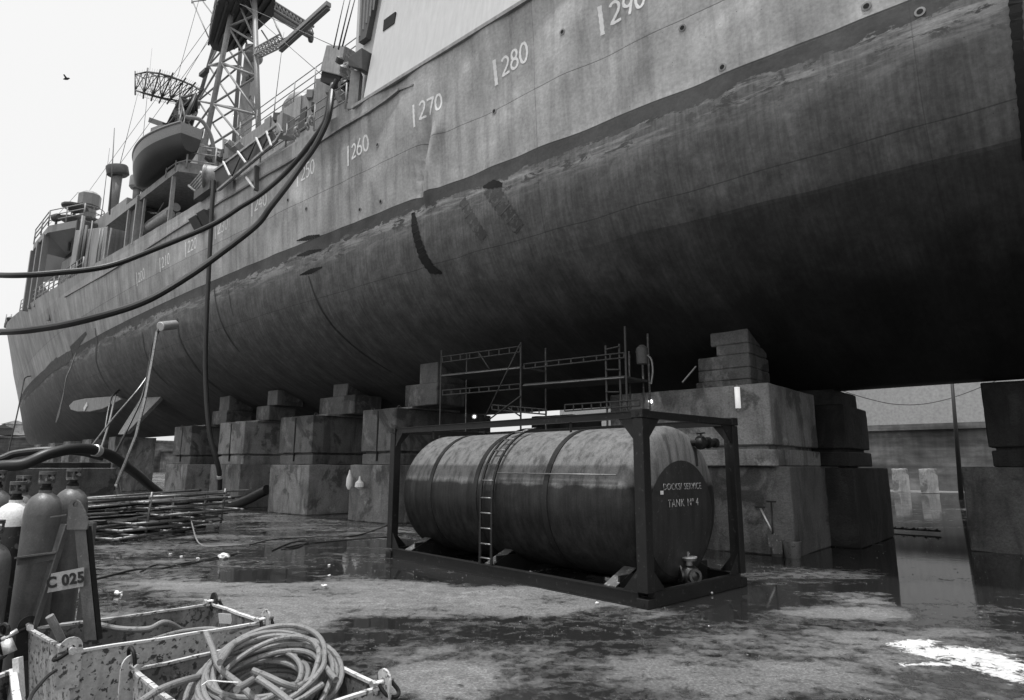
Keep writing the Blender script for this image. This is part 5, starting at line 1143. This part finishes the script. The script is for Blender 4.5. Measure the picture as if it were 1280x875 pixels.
# ================================================================== GAS CYLINDERS AND RACK
def gas(loc, r, h, mat_b, mat_s, label, hidden=False, neck=True):
    t = thing('gas_cylinder', label, 'cylinder', loc, 'gas cylinders in the numbered rack'); c = V(loc)
    hs = h - .17
    mb = MB(); mb.lathe([(r * .9, 0), (r, .02), (r, hs - .02 if mat_s != mat_b else hs)], c, n=32); mb.build('body', M[mat_b], t)
    mb = MB(); mb.lathe([(r, hs - .02), (r * .985, hs + .03), (r * .93, hs + .065), (r * .83, hs + .095), (r * .68, hs + .122), (r * .48, hs + .14), (r * .36, hs + .15), (r * .36, hs + .17)], c, n=32); mb.build('shoulder', M[mat_s], t)
    z = c.z + h
    mb = MB(); mb.lathe([(.038, 0), (.042, .02), (.030, .03), (.030, .06)], V((c.x, c.y, z)), n=14); v = mb.build('valve', M['steel_dark'], t)
    mb = MB(); P = V((c.x, c.y, z + .07))
    mb.lathe([(.055, -.012), (.055, .012)], P + V((0, 0, .055)), n=14); mb.lathe([(.05, -.01), (.05, .01)], P - V((0, 0, .012)), n=14)
    for a in range(4): q = V((math.cos(a * PI / 2 + .5), math.sin(a * PI / 2 + .5), 0)) * .045; mb.tube([P + q - V((0, 0, .012)), P + q + V((0, 0, .055))], .008, 6)
    mb.tube([P, P + V((.06, -.03, .02))], .014, 8); mb.ball(P + V((0, 0, .02)), .024, n=8); mb.build('valve_guard', M['steel_rust'], v)
    return t
def base(px, Y): p = at(px, 600, Y); return V((p.x, p.y, 0))
p1 = base(59, 4.85); gas((p1.x, p1.y, .05), .118, 1.50, 'bottle', 'bottle', 'grey cylinder in front of the rack, directly left of the slanting bar')
p2 = base(92, 5.15); gas((p2.x, p2.y, .05), .118, 1.52, 'bottle', 'bottle', 'grey cylinder behind the number plate of the rack')
p3 = base(24, 5.0); gas((p3.x, p3.y, .05), .125, 1.42, 'bottle_dark', 'bottle_white', 'dark cylinder with a white shoulder at the left')
p4 = base(-3, 5.3); gas((p4.x, p4.y, .05), .12, 1.50, 'bottle', 'bottle', 'grey cylinder cut by the left picture edge behind the white one')
p5 = base(2, 4.45); gas((p5.x, p5.y, .05), .118, 1.18, 'bottle', 'bottle_white' if 0 else 'bottle', 'short cylinder with a shiny top at the left picture edge')
p6 = base(30, 5.4); gas((p6.x, p6.y, .05), .118, 1.46, 'bottle_dark', 'bottle', 'cylinder mostly hidden behind the white shouldered one')
def R_(px, py, Y): return at(px, py, Y)
rk = thing('cylinder_rack', 'steel cylinder rack with a pierced lifting plate and number plate', 'rack', (p2.x, p2.y, 0))
Yf = 4.66
def rb(pts, wd, th, nm, mt_='bottle'):
    mb = MB()
    for a, b in zip(pts, pts[1:]): mb.bar(a, b, wd, th, up=V((0, 1, 0)))
    return mb.build(nm, M[mt_], rk, bevel=.004)
# slanting front bar and outer leg, both meeting under the lifting plate
rb([R_(85, 655, Yf), R_(39, 798, Yf)], .012, .05, 'slanting_bar')
a, b = R_(86, 655, Yf + .02), R_(38, 800, Yf + .02); mb = MB(); mb.prism([a, b, b + V((-.035, 0, 0)), a + V((-.06, 0, 0))], (0, .012, 0)); mb.build('slanting_web', M['bottle'], rk)
legp = [R_(93, 660, Yf), R_(108, 658, Yf), R_(122, 800, Yf), R_(106, 800, Yf)]; mb = MB(); mb.prism(legp, (0, .014, 0)); mb.build('outer_leg', M['bottle'], rk)
mb = MB(); mb.prism([legp[1], legp[1] + V((.010, .04, 0)), legp[2] + V((.010, .04, 0)), legp[2]], (-.006, 0, 0)); mb.build('leg_flange', M['steel_dark'], rk)
# lifting plate with a round eye
def plate_with_hole(pts, hole, rr, th, nm, mat_, parent, nrm_=V((0, 1, 0))):
    k = 28; c = V(hole); vs = []; outs = []
    ctr = c
    import itertools
    P2 = [V(p) for p in pts]
    ex = (P2[1] - P2[0]).normalized(); nn = V(nrm_).normalized(); ey = nn.cross(ex).normalized(); ex = ey.cross(nn)
    poly = [((p - c).dot(ex), (p - c).dot(ey)) for p in P2]
    def cast(a):
        dx, dy = math.cos(a), math.sin(a); best = 1e9
        for (x0, y0), (x1, y1) in zip(poly, poly[1:] + poly[:1]):
            ax_, ay_ = x1 - x0, y1 - y0; den = dx * ay_ - dy * ax_
            if abs(den) < 1e-9: continue
            t = (x0 * ay_ - y0 * ax_) / den; s = (x0 * dy - y0 * dx) / den
            if t > 0 and -1e-6 <= s <= 1 + 1e-6: best = min(best, t)
        return best if best < 1e8 else rr * 1.5
    angs = sorted([2 * PI * i / k for i in range(k)] + [math.atan2(y, x) % (2 * PI) for x, y in poly])
    for a in angs:
        d = ex * math.cos(a) + ey * math.sin(a); t = cast(a); vs += [c + d * rr, c + d * max(t, rr * 1.02)]
    n = len(angs); vs2 = [v + nn * th for v in vs]; fs = []
    for i in range(n):
        j = (i + 1) % n; fs += [(2 * i, 2 * i + 1, 2 * j + 1, 2 * j), (2 * n + 2 * i, 2 * n + 2 * j, 2 * n + 2 * j + 1, 2 * n + 2 * i + 1), (2 * i + 1, 2 * j + 1, 2 * n + 2 * j + 1, 2 * n + 2 * i + 1), (2 * i, 2 * n + 2 * i, 2 * n + 2 * j, 2 * j)]
    mb = MB(); mb.add(vs + vs2, fs); return mb.build(nm, mat_, parent)
plate_with_hole([R_(83, 662, Yf - .02), R_(108, 662, Yf - .02), R_(110, 655, Yf - .02), R_(106, 640, Yf - .02), R_(100, 628, Yf - .02), R_(95, 624.5, Yf - .02), R_(89, 625, Yf - .02), R_(86, 630, Yf - .02)], R_(94.5, 630.5, Yf - .02), .020, .016, 'lifting_plate', M['bottle'], rk)
mb = MB(); mb.bar(R_(21, 697, Yf - .01), R_(73, 690, Yf - .01), .05, .012); mb.prism([R_(21, 698, Yf - .0), R_(73, 691, Yf - .0), R_(73, 699, Yf), R_(21, 707, Yf)], (0, .008, 0)); mb.build('shelf_angle', M['bottle'], rk)
mb = MB(); mb.bar(R_(66, 646, Yf), R_(86, 643, Yf), .05, .01); mb.build('shelf_angle', M['bottle'], rk)
mb = MB(); mb.bar(R_(110, 643, Yf + .05), R_(145, 641, Yf + .4), .04, .012); mb.build('shelf_angle', M['bottle'], rk)
sg = [R_(59, 741, Yf - .03), R_(104, 733, Yf - .03), R_(105, 709, Yf - .03), R_(64, 717, Yf - .03)]
mb = MB(); mb.prism(sg, (0, .006, 0)); sgn = mb.build('number_plate', M['sign'], rk)
rt = (sg[1] - sg[0]).normalized(); up_ = (sg[3] - sg[0]).normalized(); up_ = (V((0, 0, 1)) - rt * rt.z).normalized()
place_text('lettering', 'C 025', .098, (sg[0] + sg[1] + sg[2] + sg[3]) / 4 + V((-.002, -.006, -.002)), rt, up_, M['ink'], sgn, .98, .004)
mb = MB(); mb.box(p3.x - .2, p2.x + .25, Yf + .02, Yf + .95, 0, .045); mb.build('base_plate', M['steel_rust'], rk)
for px, Y in ((-10, 5.6), (110, 5.6)):
    p = at(px, 700, Y); mb = MB(); mb.bar(V((p.x, p.y, 0.045)), V((p.x, p.y, 1.25)), .05, .05); mb.build('rear_post', M['bottle'], rk)

# ================================================================== SKIPS
def skip(C, zr, label, th=.014):
    """C: four rim corners (xy), wall tops at zr; a slightly tapered open steel box"""
    cen = sum((V((x, y, 0)) for x, y in C), V()) / 4; t = thing('skip', label, 'skip', cen, 'open steel skips in the foreground')
    Ct = [V((x, y, zr)) for x, y in C]; Cb = [cen + (V((x, y, 0)) - cen) * .90 + V((0, 0, .06)) for x, y in C]
    for i in range(4):
        a, b, c, d = Cb[i], Cb[(i + 1) % 4], Ct[(i + 1) % 4], Ct[i]; n_ = (b - a).cross(d - a).normalized(); o_ = n_ if n_.dot(a - cen) > 0 else -n_
        mb = MB(); nn_ = 14; vs = []
        for j in range(nn_ + 1):
            for k in range(7):
                p = a.lerp(b, j / nn_).lerp(d.lerp(c, j / nn_), k / 6); dd = .012 * noise.noise(p * 4) * math.sin(PI * j / nn_); vs.append(p + o_ * dd)
        f = [(j * 7 + k, (j + 1) * 7 + k, (j + 1) * 7 + k + 1, j * 7 + k + 1) for j in range(nn_) for k in range(6)]
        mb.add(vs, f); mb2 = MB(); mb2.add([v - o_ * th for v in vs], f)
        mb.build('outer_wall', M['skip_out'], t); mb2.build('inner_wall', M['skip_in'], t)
        mb = MB(); P = [d.lerp(c, j / 10) + V((0, 0, .006 * noise.noise(d.lerp(c, j / 10) * 6))) for j in range(11)]
        for p, q in zip(P, P[1:]): mb.bar(p - o_ * th / 2, q - o_ * th / 2, th * 2.0, th * 1.1)
        mb.build('rim', M['skip_rim'] if i in (1, 2) else M['skip_out'], t)
    mb = MB(); mb.prism([p + V((0, 0, -.02)) for p in Cb], (0, 0, .02)); mb.build('floor', M['skip_in'], t)
    mb = MB()
    for i in (0, 2): mb.bar(Cb[i] + V((0, 0, -.04)), Cb[(i + 1) % 4] + V((0, 0, -.04)), .08, .05)
    mb.build('skid', M['steel_rust'], t)
    return t, cen, Ct, Cb
def lug(t, p, dirv, r=.055, mat='skip_out'):
    """eared lifting plate with an eye, standing up from a corner"""
    p = V(p); d = V(dirv).normalized(); z = V((0, 0, 1)); nn = d.cross(z).normalized()
    pts = [p - d * r * 1.1 - z * .20, p + d * r * 1.1 - z * .20, p + d * r * 1.15 + z * .01] + [p + z * .03 + d * r * 1.1 * math.cos(a) + z * r * 1.1 * math.sin(a) for a in np.linspace(.25, PI - .25, 8)] + [p - d * r * 1.15 + z * .01]
    o = plate_with_hole([q - nn * .007 for q in pts], p + z * .025 - nn * .007, .022, .014, 'lifting_lug', M[mat], t, nn); return p + z * .025, d, nn
def shackle(p, d, nn, label, s=.05, swing=V((0, 0, -1))):
    swing = V(swing).normalized(); t = thing('shackle', label, 'shackle', p, 'shackles on the skip lugs')
    P = [p + nn * s * .75] + [p + nn * s * .75 * math.cos(a) * (1.15) + swing * (s * 1.1 + s * .9 * math.sin(a)) for a in np.linspace(0, PI, 12)] + [p - nn * s * .75]
    mb = MB(); mb.tube(P, .011, 8); mb.build('bow', M['steel_dark'], t)
    mb = MB(); mb.tube([p + nn * s * 1.25, p - nn * s * 1.1], .013, 8); mb.lathe([(.022, 0), (.022, .02)], p + nn * s * 1.2, nn, 6, False); mb.build('pin', M['bright_steel'], t); return t
def C2(pxy, z): return tuple(atz(*pxy, z)[:2])
S1 = [C2((35, 787), .62), C2((267, 755), .62), C2((332, 778), .62), C2((88, 816), .62)]
S1[0] = (S1[0][0], S1[0][1])
t1, cen1, Ct1, Cb1 = skip(S1, .62, 'battered pale skip behind the coil skip, with a white card inside its far end')
a, b, c = [V((*C2(p, .56), 0)) for p in ((165, 838), (345, 798), (480, 858))]; d = a + (c - b)
S2 = [(q.x, q.y) for q in (a, b, c, d)]
t2, cen2, Ct2, Cb2 = skip(S2, .56, 'front skip holding the big coil of hose, cut by the lower picture edge')
q = at(18, 838, 3.3); qa, qb = atz(-150, 895, q.z), atz(36, 960, q.z); S3 = [(qa.x, qa.y), (q.x, q.y), (qb.x, qb.y), (qa.x + qb.x - q.x, qa.y + qb.y - q.y)]
ll = []
ax1 = (Ct1[1] - Ct1[2]).normalized()
for P, dv, lab, sw in ((Ct1[1], Ct1[2] - Ct1[1], 'shackle on the far corner lug of the battered skip', (.6, 0, -1)), (Ct1[2], Ct1[2] - Ct1[1], 'shackle on the lug near the white card', (.4, -.2, -1)), (Ct1[3], Ct1[2] - Ct1[3], 'shackle with a pale pin on the near left lug of the battered skip', (-.8, -.3, -.6)), (Ct1[0], Ct1[1] - Ct1[0], 'shackle on the far left lug below the cylinders', (-1, -.2, -.5))):
    pc, dd, nn = lug(t1, P, dv, .055, 'skip_out' if P is not Ct1[1] and P is not Ct1[0] else 'steel_dark'); shackle(pc, dd, nn, lab, .05, sw)
for P, dv, lab, sw in ((Ct2[0], Ct2[1] - Ct2[0], 'pale upright shackle on the left corner lug of the coil skip', (-.2, 0, 1)), (Ct2[2], Ct2[2] - Ct2[1], 'round shackle at the right corner of the coil skip', (.7, -.1, -.8))):
    pc, dd, nn = lug(t2, P, dv, .055, 'skip_out'); shackle(pc, dd, nn, lab, .05, sw)
# corner of a third skip at the very left
t3, cen3, Ct3, Cb3 = skip(S3, (q.z), 'dark edged skip whose corner shows at the bottom left')
mb = MB(); mb.bar(at(22, 822, 3.25), at(27, 905, 3.25), .03, .03); mb.build('corner_bar', M['skip_rim'], t3)
hose('wire_sling', [at(70, 838, 3.9), at(60, 845, 3.8), at(48, 858, 3.65), at(38, 872, 3.5), at(30, 900, 3.3)], .010, 'dark wire sling hanging from the near left shackle', 'rubber', 6, 8, 'sling')
st_ = thing('turnbuckle', 'pale turnbuckle and clip hanging at the bottom left', 'fitting', at(9, 810, 3.4)); mb = MB(); mb.tube([at(2, 800, 3.4), at(22, 788, 3.45)], .012, 8); mb.tube([at(8, 800, 3.38), at(13, 816, 3.38)], [.024, .028], 10); mb.build('body', M['bright_steel'], st_)
mb = MB(); mb.torus(at(5, 788, 3.42), (.3, 1, 0), .03, .009, 18, 6); mb.torus(at(3, 812, 3.40), (.3, 1, 0), .035, .009, 18, 6); mb.build('ring', M['steel_dark'], st_)
# pale offcut pipes and a rim piece, hoses inside skip one
def HZ(px, py, z): return atz(px, py, z)
hose('skip_hose', [HZ(62, 770, .80), HZ(70, 785, .72), HZ(80, 805, .60), HZ(90, 815, .5)], .024, 'thick hose end sticking up at the left of the battered skip', 'rubber_grey', 10)
hose('skip_hose', [HZ(76, 782, .60), HZ(110, 779, .60), HZ(150, 786, .57), HZ(185, 786, .57), HZ(205, 778, .60), HZ(224, 786, .52), HZ(240, 800, .42)], .020, 'dusty hose waving across the inside of the battered skip', 'rubber_grey', 10)
hose('skip_hose', [HZ(64, 786, .60), HZ(85, 796, .55), HZ(105, 808, .45), HZ(125, 818, .35)], .020, 'dark hose dipping down inside the battered skip', 'rubber', 10)
hose('skip_hose', [HZ(190, 800, .60), HZ(225, 790, .60), HZ(262, 786, .60), HZ(285, 790, .59), HZ(300, 786, .60), HZ(328, 778, .62)], .016, 'hose draped over the rims between the two skips', 'rubber_grey', 10)
hose('skip_hose', [HZ(165, 885, .60), HZ(200, 862, .63), HZ(240, 848, .62), HZ(262, 846, .55)], .018, 'hose leaving the coil over the left rim of the coil skip', 'rubber_grey', 10)
w1 = V((1, -.25, 0)).normalized(); p = Ct1[1].lerp(Ct1[2], .40) + (Ct1[0] - Ct1[1]).normalized() * .05 + V((0, 0, -.012)); card = MB(); card.hexa([p - w1 * .055 + V((0, 0, -.075)), p + w1 * .055 + V((0, 0, -.075)), p + w1 * .055 + V((.004, .004, -.075)), p - w1 * .055 + V((.004, .004, -.075)), p - w1 * .055 + V((-.01, -.01, 0)), p + w1 * .055 + V((-.01, -.01, 0)), p + w1 * .055 + V((-.006, -.006, 0)), p - w1 * .055 + V((-.006, -.006, 0))]); o = card.build('card', M['paper']); recenter(o, p); tag(o, 'blank white card on the far end wall of the battered skip', 'card')
# ================================================================== HOSE COIL: one long hose wound loosely, loops tilted and wandering
cc = HZ(330, 852, .56); random.seed(42); pts = []; loops = 30; zc = .40
rng = [random.gauss(0, 1) for _ in range(400)]
for i in range(loops * 14):
    a = 2 * PI * i / 14; lp = i / 14; k = int(lp); f = lp - k
    def lerp_r(s): return rng[(k * 3 + s) % 400] * (1 - f) + rng[((k + 1) * 3 + s) % 400] * f
    R = .295 + .06 * lerp_r(0); ox, oy = .045 * lerp_r(1), .04 * lerp_r(2)
    z = zc + .10 * math.sin(a) + .24 * (lp / loops) + .04 * math.sin(a + k * 1.3) + .015 * lerp_r(1)
    pts.append(V((cc.x + ox + R * math.cos(a) * 1.02, cc.y + oy + R * .98 * math.sin(a), z)))
mb = MB(); mb.tube(catmull(pts, 3), .0155, 9); coil = mb.build('hose_coil', M['rubber_grey']); recenter(coil, (cc.x, cc.y, .1)); tag(coil, 'big loose coil of dusty hose heaped in the front skip', 'hose coil')
for P, lab in ((((258, 792), (266, 812), (275, 835), (300, 856), (325, 880)), 'hose strand lying steeply across the left of the coil'), (((275, 828), (300, 800), (340, 795), (385, 812), (420, 850)), 'hose strand arching over the top of the coil'), (((315, 838), (335, 846), (355, 855), (372, 860)), 'cut hose end lying in the middle of the coil'), (((322, 848), (340, 860), (358, 874), (375, 890)), 'second cut hose end inside the coil, the lower one'), (((296, 862), (312, 852), (322, 845)), 'short hose stub in the dark centre of the coil')):
    hose('loose_hose', [HZ(px, py, .74 - .03 * i) for i, (px, py) in enumerate(P)], .0165, lab, 'rubber_grey', 10)
hose('tie_string', [HZ(px, py, .76) for px, py in ((252, 857), (262, 851), (280, 852), (298, 853))], .003, 'white string tied round the left side of the coil', 'cloth', 5, 6, 'string')
random.seed(15)
for k in range(14):
    p = V((cc.x + random.uniform(-.28, .3), cc.y + random.uniform(-.3, .25), random.uniform(.12, .42))); a_ = random.uniform(0, PI); mb = MB(); mb.tube([p, p + V((math.cos(a_), math.sin(a_), random.uniform(-.2, .2))) * random.uniform(.15, .3)], .013, 7); o = mb.build('offcut_pipe', M['bright_steel'] if k % 2 else M['steel_rust']); recenter(o, p); tag(o, 'short bright pipe offcut under the hose coil', 'offcut', 'offcuts under the hose coil')
# ================================================================== GRIT scattered over the floor
random.seed(101); mb = MB()
for k in range(4200):
    y = 2.6 + 13 * random.random() ** 1.6; x = random.uniform(-.85, .85) * y + random.uniform(-.5, .5); cl = noise.noise(V((x * .6, y * .9, 1)))
    if cl < .02 + random.random() * .2: continue
    r = random.choice([.002, .003, .003, .004, .005, .008]) * (1 + y * .06); c = V((x, y, r * .4)); q = [c + V((random.uniform(.6, 1.3) * r * a, random.uniform(.6, 1.3) * r * b, random.uniform(.5, 1) * r * d)) for a, b, d in ((1, 0, 0), (0, 1, 0), (-1, 0, 0), (0, -1, 0), (0, 0, 1), (0, 0, -1))]
    mb.add(q, [(0, 1, 4), (1, 2, 4), (2, 3, 4), (3, 0, 4), (1, 0, 5), (2, 1, 5), (3, 2, 5), (0, 3, 5)])
M['grit'] = worn('pale_grit', .15, .5, .9, scale=3, bumps=0); o = mb.build('grit', M['grit'], weld=False); tag(o, 'fine pale grit scattered over the dock floor', 'grit', kind='stuff')
# ================================================================== BIRD
bp = at(83, 99, 40); mb = MB(); mb.tube([bp + V((-.22, 0, .0)), bp + V((-.1, 0, .02)), bp + V((.05, 0, .03)), bp + V((.16, 0, .07)), bp + V((.24, 0, .06))], [.02, .07, .08, .05, .01], 8)
mb.add([bp + V((-.08, 0, .05)), bp + V((.08, 0, .06)), bp + V((.0, -.25, .22)), bp + V((-.1, -.22, .2)), bp + V((.0, .25, .2)), bp + V((-.1, .22, .18)), bp + V((0, 0, .07))], [(0, 1, 2, 3), (1, 0, 5, 4)])
o = mb.build('bird', M['feather']); recenter(o, bp); tag(o, 'small dark bird flying in the pale sky at the upper left', 'bird')
